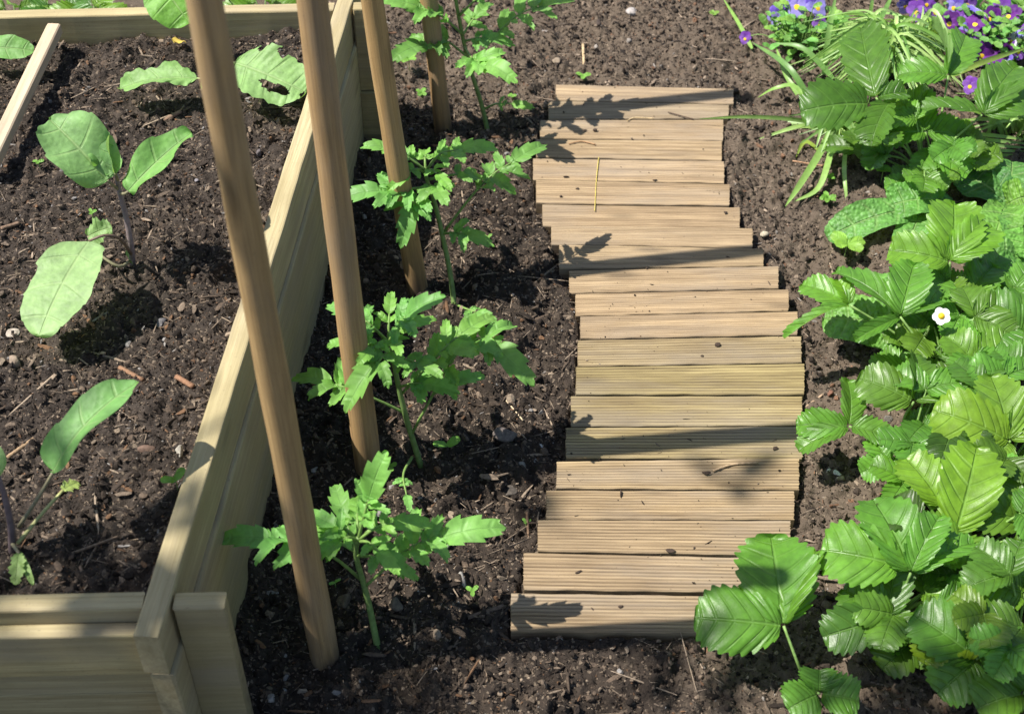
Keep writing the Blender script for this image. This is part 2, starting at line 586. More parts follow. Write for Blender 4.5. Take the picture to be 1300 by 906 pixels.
class Field:
    """A crumbly height field: noise plus stamped clods, on a dense rectangle that coarsens outwards."""

    def __init__(self, x0, x1, y0, y1, step, far, base, clod_n, clod_scale, seed, rough=1.0):
        self.step, self.x0, self.y0 = step, x0, y0
        self.ax, self.ix, self.nx = axis(x0, x1, step, far[0], far[1])
        self.ay, self.iy, self.ny = axis(y0, y1, step, far[2], far[3])
        X, Y = np.meshgrid(self.ax, self.ay, indexing='ij')
        self.X, self.Y = X, Y
        H = base(X, Y)
        H += rough * (.026 * (vnoise(X, Y, 5, seed) - .5) + .016 * (vnoise(X, Y, 14, seed + 1) - .5) + .010 * (vnoise(X, Y, 38, seed + 2) - .5)
                      + .008 * (vnoise(X, Y, 90, seed + 3) - .5) + .006 * (vnoise(X, Y, 190, seed + 4) - .5))
        D = H[self.ix:self.ix + self.nx, self.iy:self.iy + self.ny]
        rng = np.random.default_rng(seed + 9)
        base_s = D.copy()
        add = np.zeros_like(D)
        dens = vnoise(X[self.ix:self.ix + self.nx, self.iy:self.iy + self.ny], Y[self.ix:self.ix + self.nx, self.iy:self.iy + self.ny], 7, seed + 6)
        for k in range(clod_n):
            r = clod_scale * (.0045 + .0045 * rng.pareto(2.8))
            r = min(r, .026 * clod_scale)
            ci, cj = rng.integers(0, self.nx), rng.integers(0, self.ny)
            if r > .008 and rng.random() > dens[ci, cj] * 1.5:
                continue
            R_ = int(r * 1.5 / step) + 1
            i0, i1, j0, j1 = max(ci - R_, 0), min(ci + R_ + 1, self.nx), max(cj - R_, 0), min(cj + R_ + 1, self.ny)
            gx, gy = np.meshgrid((np.arange(i0, i1) - ci) * step, (np.arange(j0, j1) - cj) * step, indexing='ij')
            a = rng.uniform(0, 3.14)
            ex = rng.uniform(.65, 1.3)
            px, py = gx * math.cos(a) + gy * math.sin(a), -gx * math.sin(a) + gy * math.cos(a)
            th = np.arctan2(py, px)
            rr = np.sqrt((px / ex) ** 2 + (py * ex) ** 2) * (1 + .16 * np.sin(3 * th + rng.uniform(0, 6)) + .1 * np.sin(5 * th + rng.uniform(0, 6)))
            hh = np.sqrt(np.clip(1 - (rr / r) ** 2, 0, 1)) * r * rng.uniform(.6, 1.15)
            hh += (gx * rng.uniform(-.4, .4) + gy * rng.uniform(-.4, .4)) * (hh > 0)
            sub = add[i0:i1, j0:j1]
            np.maximum(sub, hh * (hh > 0) + 0.25 * sub, out=sub)
        H[self.ix:self.ix + self.nx, self.iy:self.iy + self.ny] = base_s + add * rough + rng.normal(0, .0011, add.shape)
        self.H = H

    def at(self, x, y):
        i = int(np.clip(round((x - self.x0) / self.step), 0, self.nx - 1)) + self.ix
        j = int(np.clip(round((y - self.y0) / self.step), 0, self.ny - 1)) + self.iy
        return float(self.H[i, j])

    def build(self, name, mat, dry=None):
        nx, ny = self.X.shape
        v = np.stack([self.X, self.Y, self.H], -1).reshape(-1, 3)
        idx = np.arange(nx * ny).reshape(nx, ny)
        q = np.stack([idx[:-1, :-1], idx[1:, :-1], idx[1:, 1:], idx[:-1, 1:]], -1).reshape(-1, 4)
        me = bpy.data.meshes.new(name)
        me.vertices.add(len(v))
        me.vertices.foreach_set('co', v.ravel())
        me.loops.add(q.size)
        me.loops.foreach_set('vertex_index', q.ravel().astype(np.int32))
        me.polygons.add(len(q))
        me.polygons.foreach_set('loop_start', np.arange(0, q.size, 4, dtype=np.int32))
        me.polygons.foreach_set('use_smooth', np.ones(len(q), bool))
        me.update(calc_edges=True)
        if dry is not None:
            a = me.attributes.new('dry', 'FLOAT', 'POINT')
            a.data.foreach_set('value', dry.ravel().astype(np.float32))
        me.materials.append(mat)
        o = bpy.data.objects.new(name, me)
        COL.objects.link(o)
        tag(o, kind='structure')
        return o


# ------------------------------------------------------------------ boards of the path: pixel corners
BOARD_TOP = .021
BOARDS = [  # left x, left top y, left bottom y, right x, right top y, right bottom y
    (706, 107, 127, 931, 112, 132), (697, 128, 151, 925, 132, 149), (686, 152, 175, 918, 151, 177), (681, 176, 199, 916, 178, 203),
    (677, 200, 228, 919, 204, 232), (681, 229, 258, 926, 233, 261), (689, 258, 285, 939, 262, 289), (701, 286, 310, 955, 290, 315),
    (710, 311, 341, 969, 316, 337), (723, 342, 371, 988, 338, 365), (731, 372, 400, 1001, 366, 394), (737, 401, 430, 1012, 395, 424),
    (734, 431, 464, 1017, 425, 460), (732, 465, 500, 1021, 461, 500), (725, 501, 541, 1018, 501, 539), (719, 542, 581, 1019, 540, 581),
    (707, 583, 619, 1014, 581, 620), (694, 620, 658, 1008, 621, 659), (683, 659, 700, 1003, 660, 704), (665, 701, 748, 992, 706, 752),
    (649, 752, 801, 968, 756, 804)]
BC = []
for (lx, lt, lb, rx, rt, rb) in BOARDS:
    BC.append([ray_point(lx, lt, BOARD_TOP), ray_point(rx, rt, BOARD_TOP), ray_point(rx, rb, BOARD_TOP), ray_point(lx, lb, BOARD_TOP)])
pathY = np.array([(b[0][1] + b[3][1]) / 2 for b in BC])[::-1]
pathL = np.array([(b[0][0] + b[3][0]) / 2 for b in BC])[::-1]
pathR = np.array([(b[1][0] + b[2][0]) / 2 for b in BC])[::-1]
PY0, PY1 = BC[-1][3][1], BC[0][0][1]


def path_mask(X, Y, pad=0.0):
    l, r = np.interp(Y, pathY, pathL), np.interp(Y, pathY, pathR)
    return (X > l - pad) & (X < r + pad) & (Y > PY0 - pad) & (Y < PY1 + pad)


# ------------------------------------------------------------------ ground
def bedface(y):
    """X of the outer face of the raised bed's long side at depth y."""
    return -.4145 + .076 * (y - .98)


def ground_base(X, Y):
    h = np.zeros_like(X)
    h += .022 * np.exp(-((X - bedface(Y)) / .05) ** 2)                       # earth banked against the bed
    for q in ((413, 832), (468, 592), (531, 362), (562, 162)):               # earth firmed round the stakes
        sp = ray_point(*q)
        h += .014 * np.exp(-((X - sp[0]) ** 2 + (Y - sp[1]) ** 2) / .045 ** 2)
    r = np.interp(Y, pathY, pathR)
    h += .03 / (1 + np.exp(-(X - r - .16) / .03))                            # planting strip is a little raised
    return h


GROUND = Field(-.46, 1.2, .98, 3.25, .0036, (-30, 30, -20, 40), ground_base, 48000, .70, 21, 1.1)
pm = path_mask(GROUND.X, GROUND.Y, .004)
GROUND.H[pm] = np.minimum(GROUND.H[pm] * .3 - .004, .006)
soft = path_mask(GROUND.X, GROUND.Y, .035) & ~pm
GROUND.H[soft] = np.minimum(GROUND.H[soft], .014 + .3 * (GROUND.H[soft] - .014))
rgt = np.interp(GROUND.Y, pathY, pathR)
trod = 1 / (1 + np.exp(-(GROUND.X - rgt + .1) / .05))
trod = np.maximum(trod, 1 / (1 + np.exp(-(GROUND.Y - 2.42 + .12 * GROUND.X) / .08)))
smooth_zone = trod * (vnoise(GROUND.X, GROUND.Y, 9, 77) * .5 + .25)
GROUND.H -= .25 * smooth_zone * np.clip(GROUND.H - ground_base(GROUND.X, GROUND.Y), 0, 1)
lowf = ground_base(GROUND.X, GROUND.Y) + .010 * (vnoise(GROUND.X, GROUND.Y, 12, 5) - .5) + .008 * (vnoise(GROUND.X, GROUND.Y, 40, 6) - .5)
ok = ~path_mask(GROUND.X, GROUND.Y, .035)
GROUND.H[ok] = (GROUND.H * (1 - smooth_zone * .35) + lowf * smooth_zone * .35)[ok]
# hollow under the bed so the earth never shows through its planks
GROUND.build('garden_soil', M_SOIL, trod * (.6 + .8 * vnoise(GROUND.X, GROUND.Y, 6, 78)))

BED_H = .31
BED_SOIL = .250


def bed_base(X, Y):
    return BED_SOIL + .012 * np.sin(3.1 * X + 1) + .012 * np.exp(-((Y - 2.36) / .12) ** 2)


BEDF = Field(-1.14, -.29, 1.03, 2.40, .0036, (-1.5, -.28, .95, 2.41), bed_base, 26000, .72, 51, .85)
inside = BEDF.X < bedface(BEDF.Y) - .026
BEDF.X = np.minimum(BEDF.X, bedface(BEDF.Y) - .028)
BEDF.Y = np.clip(BEDF.Y, 1.046, 2.43)
BEDF.build('bed_soil', M_BED, np.zeros_like(BEDF.X))


def ground_at(px, py, extra=0.0):
    """Point on the garden soil under a pixel."""
    p = ray_point(px, py, 0)
    for _ in range(3):
        p = ray_point(px, py, GROUND.at(p[0], p[1]) + extra)
    return p


def bed_at(px, py, extra=0.0):
    p = ray_point(px, py, BED_SOIL)
    for _ in range(3):
        p = ray_point(px, py, BEDF.at(p[0], p[1]) + extra)
    return p


# ------------------------------------------------------------------ crumbs on the soil
def ico(sub):
    import bmesh
    bm = bmesh.new()
    bmesh.ops.create_icosphere(bm, subdivisions=sub, radius=1)
    v = np.array([x.co[:] for x in bm.verts])
    f = [tuple(x.index for x in p.verts) for p in bm.faces]
    bm.free()
    return v, f


ICO1, ICO2 = ico(1), ico(2)


def rock_templates(base, count, rng, amt):
    out = []
    for _ in range(count):
        v = base[0].copy()
        for _k in range(6):
            d = unit(rng.normal(0, 1, 3))
            c = rng.uniform(.35, .85)
            pr = v @ d
            v = v - np.clip(pr - c, 0, None)[:, None] * d
        v *= 1 + rng.normal(0, amt, (len(v), 1))
        v *= rng.uniform(.5, 1.35, 3)
        out.append(v)
    return out


def scatter_crumbs(name, field, count, accept, palette, rmin, rpar, rmax, seed, mat, chips=0):
    rng = np.random.default_rng(seed)
    small = rock_templates(ICO1, 14, rng, .10)
    big = rock_templates(ICO2, 8, rng, .07)
    X = rng.uniform(field.ax[field.ix], field.ax[field.ix + field.nx - 1], count * 3)
    Y = rng.uniform(field.ay[field.iy], field.ay[field.iy + field.ny - 1], count * 3)
    k = accept(X, Y, rng)
    X, Y = X[k][:count], Y[k][:count]
    cnt = len(X)
    r = np.minimum(rmin + rmin * rng.pareto(rpar, cnt), rmax)
    ii = np.clip(np.round((X - field.x0) / field.step).astype(int), 0, field.nx - 1) + field.ix
    jj = np.clip(np.round((Y - field.y0) / field.step).astype(int), 0, field.ny - 1) + field.iy
    Z = field.H[ii, jj]
    sc = np.ones((cnt, 3))
    ch = rng.random(cnt) < chips                         # bark and wood flakes
    sc[ch] = np.stack([rng.uniform(1.3, 3.2, cnt), rng.uniform(.35, .8, cnt), rng.uniform(.2, .45, cnt)], 1)[ch]
    fib = rng.random(cnt) < .035                         # fibres
    sc[fib] = np.stack([rng.uniform(4, 9, cnt), np.full(cnt, .3), np.full(cnt, .3)], 1)[fib]
    pick = rng.choice(len(palette), cnt, p=PALP)
    pick[fib] = 4
    tn = np.array(palette)[pick] * rng.uniform(.7, 1.3, (cnt, 1))
    a, b = rng.uniform(0, 6.28, cnt), rng.uniform(-.8, .8, cnt) * np.where(ch | fib, .4, 1)
    temps = [(v, np.array(ICO1[1])) for v in small] + [(v, np.array(ICO2[1])) for v in big]
    which = np.where(r > .0042, len(small) + rng.integers(0, len(big), cnt), rng.integers(0, len(small), cnt))
    V, Fc, Tn = [], [], []
    n = 0
    for w, (tv, tf) in enumerate(temps):
        m = which == w
        if not m.any():
            continue
        vv = tv[None] * (sc[m] * r[m, None])[:, None, :]
        ca, sa, cb, sb = np.cos(a[m])[:, None], np.sin(a[m])[:, None], np.cos(b[m])[:, None], np.sin(b[m])[:, None]
        y1, z1 = vv[..., 1] * cb - vv[..., 2] * sb, vv[..., 1] * sb + vv[..., 2] * cb
        x2, y2 = vv[..., 0] * ca - y1 * sa, vv[..., 0] * sa + y1 * ca
        o3 = np.stack([x2 + X[m, None], y2 + Y[m, None], z1 + (Z[m] + r[m] * .3 * sc[m, 2])[:, None]], -1)
        q = m.sum()
        V.append(o3.reshape(-1, 3))
        Fc.append((tf[None] + (np.arange(q) * len(tv))[:, None, None] + n).reshape(-1, 3))
        Tn.append(np.repeat(tn[m], len(tv), 0))
        n += q * len(tv)
    v = np.concatenate(V)
    q = np.concatenate(Fc)
    me = bpy.data.meshes.new(name)
    me.vertices.add(len(v))
    me.vertices.foreach_set('co', v.ravel())
    me.loops.add(q.size)
    me.loops.foreach_set('vertex_index', q.ravel().astype(np.int32))
    me.polygons.add(len(q))
    me.polygons.foreach_set('loop_start', np.arange(0, q.size, 3, dtype=np.int32))
    me.polygons.foreach_set('use_smooth', np.zeros(len(q), bool))
    me.update(calc_edges=True)
    ca_ = me.color_attributes.new('tint', 'FLOAT_COLOR', 'POINT')
    t = np.concatenate(Tn)
    ca_.data.foreach_set('color', np.c_[t, np.ones(len(t))].ravel())
    me.materials.append(mat)
    o = bpy.data.objects.new(name, me)
    COL.objects.link(o)
    return o


PAL = [(.019, .0142, .011), (.041, .031, .0235), (.090, .067, .049), (.145, .112, .083), (.24, .19, .14), (.13, .075, .042), (.20, .19, .18)]
PALP = [.25, .29, .22, .12, .05, .05, .02]
PAL_DRY = [(.019, .0142, .011), (.044, .0335, .0255), (.095, .072, .053), (.150, .116, .086), (.26, .205, .155), (.15, .085, .052), (.22, .20, .18)]


def acc_ground(x, y, rng):
    r = np.interp(y, pathY, pathR)
    return ~((x < bedface(y) + .004) & (y < 2.5)) & ~path_mask(x, y, .003) & ((rng.random(len(x)) < .85) | (x < r - .05))


def acc_left(x, y, rng):
    return acc_ground(x, y, rng) & (x < np.interp(y, pathY, pathR) - .1) & (y < 2.55)


def acc_right(x, y, rng):
    return acc_ground(x, y, rng) & ((x > np.interp(y, pathY, pathR) - .1) | (y > 2.45))


def acc_bed(x, y, rng):
    return (x < bedface(y) - .03) & (y > 1.05) & (y < 2.39)


def acc_planks(x, y, rng):
    return path_mask(x, y, -.01) & (vnoise(x, y, 9, 3) ** 2 > rng.random(len(x)))


o = scatter_crumbs('soil_crumbs', GROUND, 60000, acc_left, PAL, 0.0013, 2.5, .007, 5, M_CRUMB, .5)
tag(o, 'dark loose crumbs and flakes of earth around the tomato row', 'soil', kind='stuff')
o = scatter_crumbs('soil_crumbs', GROUND, 90000, acc_right, PAL_DRY, 0.0013, 2.5, .007, 6, M_CRUMB, .5)
tag(o, 'paler dry crumbs of earth beside and beyond the plank path', 'soil', kind='stuff')
o = scatter_crumbs('compost_crumbs', BEDF, 60000, acc_bed, PAL, 0.0012, 2.5, .0065, 7, M_CRUMB, .6)
tag(o, 'fine dark compost crumbs and bark flakes inside the raised bed', 'soil', kind='stuff')


# ------------------------------------------------------------------ path boards
def board(i):
    rng = np.random.default_rng(300 + i)
    a, b, c, d = [p.copy() for p in BC[i]]
    for p in (a, b, c, d):
        p[2] += rng.normal(0, .0012)
    far_mid, near_mid = (a + b) / 2, (c + d) / 2
    cen = (a + b + c + d) / 4
    xdir = unit((b - a) + (c - d))
    xdir[2] = 0
    xdir = unit(xdir)
    ydir = np.array([-xdir[1], xdir[0], 0])
    nr = 10 if i > 11 else 12
    depth = .0020 if i > 11 else .0014 if i > 4 else .0010
    wear = .5 if i in (0, 1) else .85 if i > 11 else .65
    # cross profile: rounded ridges between grooves
    per = 7
    prof = []
    for k in range(nr):
        for q in range(per):
            f = (k + q / per) / nr
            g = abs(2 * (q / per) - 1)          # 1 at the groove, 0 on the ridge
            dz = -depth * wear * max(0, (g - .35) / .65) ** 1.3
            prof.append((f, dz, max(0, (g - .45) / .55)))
    prof = [(.0, -.0022, .3)] + [(.012 + .976 * p[0], p[1], p[2]) for p in prof] + [(1.0, -.0022, .3)]
    nl = 56
    V, D, F = [], [], []
    npf = len(prof)
    wob = vnoise(np.linspace(0, 1, nl), np.full(nl, i * 3.1), 9, 400 + i) - .5
    endl = rng.normal(0, .0007, npf)
    endr = rng.normal(0, .0007, npf)
    thick = .026
    gap = .0007
    cup = rng.normal(0, .0006)
    for j in range(nl):
        s = j / (nl - 1)
        for k, (f, dz, dirt) in enumerate(prof):
            ff = gap / .08 + f * (1 - 2 * gap / .08)
            pt = (a * (1 - s) + b * s) * (1 - ff) + (d * (1 - s) + c * s) * ff
            z = dz + .0008 * wob[j] + cup * (2 * f - 1) ** 2
            if k in (0, npf - 1):
                pt = pt + ydir * (.0004 * math.sin(23 * s + i) + .0002 * math.sin(61 * s + 2 * i)) * (1 if k == 0 else -1)
            e = endl[k] if j == 0 else endr[k] if j == nl - 1 else 0
            V.append(pt + np.array([0, 0, z]) + xdir * e)
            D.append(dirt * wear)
        for k in (npf - 1, 0):
            p = V[j * (npf + 2) + k].copy()
            p[2] = cen[2] - thick
            V.append(p)
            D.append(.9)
    w = npf + 2
    for j in range(nl - 1):
        for k in range(w):
            k2 = (k + 1) % w
            F.append((j * w + k, (j + 1) * w + k, (j + 1) * w + k2, j * w + k2))
    F.append(tuple(range(w)))
    F.append(tuple((nl - 1) * w + k for k in range(w - 1, -1, -1)))
    mb = MB()
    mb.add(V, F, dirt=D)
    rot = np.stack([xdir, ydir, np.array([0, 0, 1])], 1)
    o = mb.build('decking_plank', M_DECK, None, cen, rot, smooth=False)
    o.rotation_euler = (0, 0, math.atan2(xdir[1], xdir[0]))
    return o


BOARD_TINT = [(.79 * q[0], .80 * q[1], .80 * q[2]) for q in [(1.0, .93, .86), (.86, .84, .80), (1.0, .93, .84), (1.02, .95, .84), (1.0, .92, .83), (1.0, .92, .82), (1.02, .94, .84),
              (.98, .92, .84), (.98, .92, .82), (1.0, .93, .84), (1.04, .96, .86), (1.04, .96, .85), (.88, .86, .70), (.84, .85, .60),
              (.88, .88, .62), (.88, .88, .64), (1.0, .94, .80), (1.02, .95, .82), (.92, .86, .77), (.88, .82, .74), (.90, .84, .74)]]  # second board tinted greyer than its neighbours
BOARD_LABEL = [
    'narrow brown plank at the far end of the garden path, lying against open soil',
    'grey plank just nearer than the farthest plank of the path',
    'plank with a small clod on its left half, third from the far path end',
    'plank whose left end lies beneath the tip of a tomato leaf, fourth from far end',
    'plank sticking out farthest left in the far half of the path',
    'plank under the upper end of a thin yellow straw lying across the path',
    'plank under the lower end of a thin yellow straw, just beyond leaf shadows',
    'plank carrying two clear rounded leaf shadows near its left end',
    'plank crossed by the dark shadow stripe of the middle stake',
    'plain plank just nearer than the stake shadow stripe in mid path',
    'pale plank level with the drooping strawberry leaf tip at the right edge, upper of two',
    'pale brown plank right beyond the greenish planks, lower of the pale pair',
    'olive brown plank farthest of the greenish group, with a dark speck near its right end',
    'greenish plank with a pale worn knot patch, longest in the middle of the path',
    'greenish plank with pale scratches near its right end, above the dark stripe',
    'greenish plank nearest of its group with the second stake shadow across it',
    'tan plank with a curled bark sliver, just nearer than the greenish ones',
    'tan plank with a dark oblong chip standing on it',
    'ridged plank with a dark oval bark chip, touching the top of the big strawberry leaf',
    'grey brown plank second from the near end, half under the big strawberry leaf',
    'nearest plank of the path with its front edge showing above the soil']
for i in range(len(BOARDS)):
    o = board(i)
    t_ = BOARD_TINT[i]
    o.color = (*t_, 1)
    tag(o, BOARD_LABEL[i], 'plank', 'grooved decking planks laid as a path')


class Flat:
    ix = iy = 0
    step = .01
    x0, y0 = -.1, 1.0
    ax, ay = np.arange(-.1, .7, .01), np.arange(1.0, 2.7, .01)
    nx, ny = len(ax), len(ay)
    H = np.full((nx, ny), BOARD_TOP)


o = scatter_crumbs('soil_crumbs', Flat, 900, acc_planks, PAL, .0008, 2.6, .0035, 8, M_CRUMB, .5)
tag(o, 'sparse grains of earth trodden onto the plank path', 'soil', kind='stuff')


# ------------------------------------------------------------------ raised bed
def plank_mesh(name, p0, p1, thick_dir, thick, z0, z1, parent, origin, color, bev=.003, nseg=20, mat=None, seed=0):
    """A sawn plank from p0 to p1 (top outer edge, xy), thickness along thick_dir, standing z0..z1, softened edges; local X runs along it."""
    p0, p1 = np.array([*p0, 0.]), np.array([*p1, 0.])
    xd = unit(p1 - p0)
    td = np.array([*unit(thick_dir), 0.])
    rng = np.random.default_rng(900 + seed)
    Ln = np.linalg.norm(p1 - p0)
    sec = [(0, z0), (0, z0 + (z1 - z0) * .25), (0, z0 + (z1 - z0) * .6), (0, z1 - bev), (bev * .35, z1 - bev * .3), (bev, z1), (thick * .5, z1 + .0006), (thick - bev, z1), (thick - bev * .35, z1 - bev * .3), (thick, z1 - bev), (thick, z0)]
    V, F = [], []
    m = len(sec)
    for j in range(nseg + 1):
        s = j / nseg
        wb = rng.normal(0, .00025)
        for k, (t, z) in enumerate(sec):
            e = 0
            if j in (0, nseg):
                e = (-1 if j == 0 else 1) * (-.002 if k in (0, 1, 2, 3, 8, 9, 10) else 0)
            V.append(p0 + xd * (s * Ln + e) + td * (t + (wb if k < 5 else wb * .6)) + np.array([0, 0, z + (wb * .8 if 0 < k < m - 1 else 0)]))
    for j in range(nseg):
        for k in range(m):
            F.append((j * m + k, j * m + (k + 1) % m, (j + 1) * m + (k + 1) % m, (j + 1) * m + k))
    F.append(tuple(range(m - 1, -1, -1)))
    F.append(tuple(nseg * m + k for k in range(m)))
    mb = MB()
    hv = np.array(V)[:, 2]
    mb.add(V, F, dirt=np.exp(-np.clip(hv, 0, 9) / .03) + .12)
    rot = np.stack([xd, np.array([-xd[1], xd[0], 0]), np.array([0, 0, 1])], 1)
    cen = (p0 + p1) / 2 + np.array([0, 0, (z0 + z1) / 2])
    o = mb.build(name, mat or M_BEDWOOD, parent, cen, rot, smooth=False)
    o.location = cen - np.asarray(origin if parent is not None else (0, 0, 0))
    o.rotation_euler = (0, 0, math.atan2(xd[1], xd[0]))
    o.color = (*color, 1)
    return o


bed_o = np.array([bedface(1.0), 1.0, 0])
bed = empty('raised_bed', bed_o, 'raised vegetable bed of pale treated timber planks filled with dark compost', 'raised bed')
TH = .031
sy0, sy1 = .975, 2.52
out = (-1, .076)
plank_mesh('side_plank', (bedface(sy0), sy0), (bedface(sy1), sy1), out, TH, .232, BED_H, bed, bed_o, (1, 1, .95), nseg=40, seed=1)
plank_mesh('side_plank', (bedface(sy0) + .006, sy0 + .001), (bedface(sy1) + .006, sy1), out, TH, -.04, .2305, bed, bed_o, (.92, .92, .86), bev=.005, nseg=40, seed=2)
# front wall (two courses that pass the side plank) and the outer rail
fr = lambda x: 1.020 + .026 * (x + .4)
plank_mesh('front_plank', (-1.4, fr(-1.4)), (bedface(1.03) - TH - .001, fr(-.44)), (0, 1), .026, .13, BED_H - .003, bed, bed_o, (.95, .95, .88), seed=3)
plank_mesh('front_plank', (bedface(1.03) + .004, fr(-.41)), (-.345, fr(-.345)), (0, 1), .026, -.04, BED_H - .006, bed, bed_o, (.86, .86, .78), nseg=4, seed=4)
plank_mesh('front_plank', (-1.4, fr(-1.4)), (bedface(1.03) - TH - .001, fr(-.44)), (0, 1), .026, -.04, .128, bed, bed_o, (.88, .88, .8), seed=5)
plank_mesh('front_rail', (-1.4, fr(-1.4) - .0205), (bedface(.99) - TH - .001, fr(-.44) - .0205), (0, 1), .020, .20, .282, bed, bed_o, (1, 1, .86), seed=6)
bk = lambda x: 2.392 + .045 * (x + .5)
plank_mesh('back_plank', (-1.4, bk(-1.4)), (bedface(2.4) - TH - .001, bk(-.34)), (0, 1), .028, .17, BED_H, bed, bed_o, (1, .98, .9), nseg=26, seed=7)
plank_mesh('back_plank', (-1.4, bk(-1.4)), (bedface(2.4) - TH - .001, bk(-.34)), (0, 1), .028, -.04, .167, bed, bed_o, (.9, .9, .8), seed=8)
plank_mesh('back_plank', (bedface(2.41) + .004, bk(-.30)), (-.262, bk(-.262)), (0, 1), .028, .13, BED_H, bed, bed_o, (.8, .76, .62), nseg=4, seed=9)
plank_mesh('back_plank', (bedface(2.41) + .004, bk(-.30) - .006), (-.256, bk(-.256) - .006), (0, 1), .03, -.04, .127, bed, bed_o, (.72, .7, .58), nseg=4, seed=10)

# loose batten lying in the bed
b0, b1 = ray_point(68, 30, .312), ray_point(-16, 205, .285)
mb = MB()
xd = unit(b1 - b0)
sdv = unit(np.cross(xd, (0, 0, 1)))
up = np.cross(sdv, xd)
w_, h_ = .0125, .010
V, F = [], []
for j in range(9):
    c = b0 + (b1 - b0) * j / 8
    for (sx, sz) in ((-1, -1), (-1, .8), (-.8, 1), (.8, 1), (1, .8), (1, -1)):
        V.append(c + sdv * w_ * sx + up * (h_ * sz - .010))
for j in range(8):
    for k in range(6):
        F.append((j * 6 + k, j * 6 + (k + 1) % 6, (j + 1) * 6 + (k + 1) % 6, (j + 1) * 6 + k))
F += [tuple(range(5, -1, -1)), tuple(48 + k for k in range(6))]
mb.add(V, F)
cen = (b0 + b1) / 2
o = mb.build('wooden_batten', M_BATTEN, None, cen, np.stack([xd, -sdv, np.cross(xd, -sdv)], 1), smooth=False)
from mathutils import Matrix
o.rotation_euler = Matrix(np.stack([xd, -sdv, np.cross(xd, -sdv)], 1).tolist()).to_euler()
o.color = (1, 1, 1, 1)
tag(o, 'pale sawn wooden batten leaning across the raised bed soil, its top near the back plank', 'batten')


# ------------------------------------------------------------------ stakes
def stake(base, topx, r0, r1, color, label, seed, top_z=1.22):
    rng = np.random.default_rng(seed)
    b = ground_at(*base)
    t = topx
    d = (t - b) / (t[2] - b[2])
    top = b + d * (top_z - b[2])
    low = b - d * .12
    xd = unit(top - low)
    a = unit(np.cross(xd, (0, 1, 0)))
    c = np.cross(xd, a)
    Ln = np.linalg.norm(top - low)
    n, seg = 28, 70
    V, F = [], []
    bow = rng.normal(0, .004)
    for j in range(seg + 1):
        s = j / seg
        rr = r0 + (r1 - r0) * s
        if j == seg:
            rr *= .9
        for k in range(n):
            an = 2 * math.pi * k / n
            q = .95 * rr * (1 + .012 * math.sin(2 * an + 3 * s + seed) + .008 * math.sin(3 * an + 9 * s)) + .0004 * math.sin(40 * s + seed)
            V.append(low + xd * s * Ln + a * (q * math.cos(an) + bow * math.sin(math.pi * s)) + c * q * math.sin(an))
    for j in range(seg):
        for k in range(n):
            F.append((j * n + k, (j + 1) * n + k, (j + 1) * n + (k + 1) % n, j * n + (k + 1) % n))
    F += [tuple(range(n)), tuple(seg * n + k for k in range(n - 1, -1, -1))]
    mb = MB()
    hv = np.array(V)[:, 2] - b[2]
    mb.add(V, F, dirt=np.exp(-np.clip(hv, 0, 9) / .05) * 1.2 + .06)
    rot = np.stack([xd, a, np.cross(xd, a)], 1)
    o = mb.build('wooden_stake', M_STAKE, None, b, rot)
    o.rotation_euler = Matrix(rot.tolist()).to_euler()
    o.color = (*color, 1)
    tag(o, label, 'stake', 'round wooden stakes beside the tomato plants')


stake((413, 832), ray_point(260, 0, 1.035), .0218, .0175, (1.06, 1.02, .92), 'nearest and thickest looking round wooden stake, leaning in front of the raised bed side', 1)
stake((468, 592), ray_point(397, 0, .828), .0222, .0200, (1.04, .96, .86), 'round wooden stake behind the tomato plant that reaches farthest left, second nearest', 2)
stake((531, 362), ray_point(479, 0, .579), .0200, .0180, (1.05, .98, .84), 'round wooden stake just left of the tomato plant in the middle distance', 3)
stake((562, 162), ray_point(543, 0, .296), .0190, .0185, (.95, .84, .74), 'farthest darkest wooden stake beside the tomato plant at the far end of the row', 4)


# ------------------------------------------------------------------ tomato plants
STEMC = (.17, .28, .07)


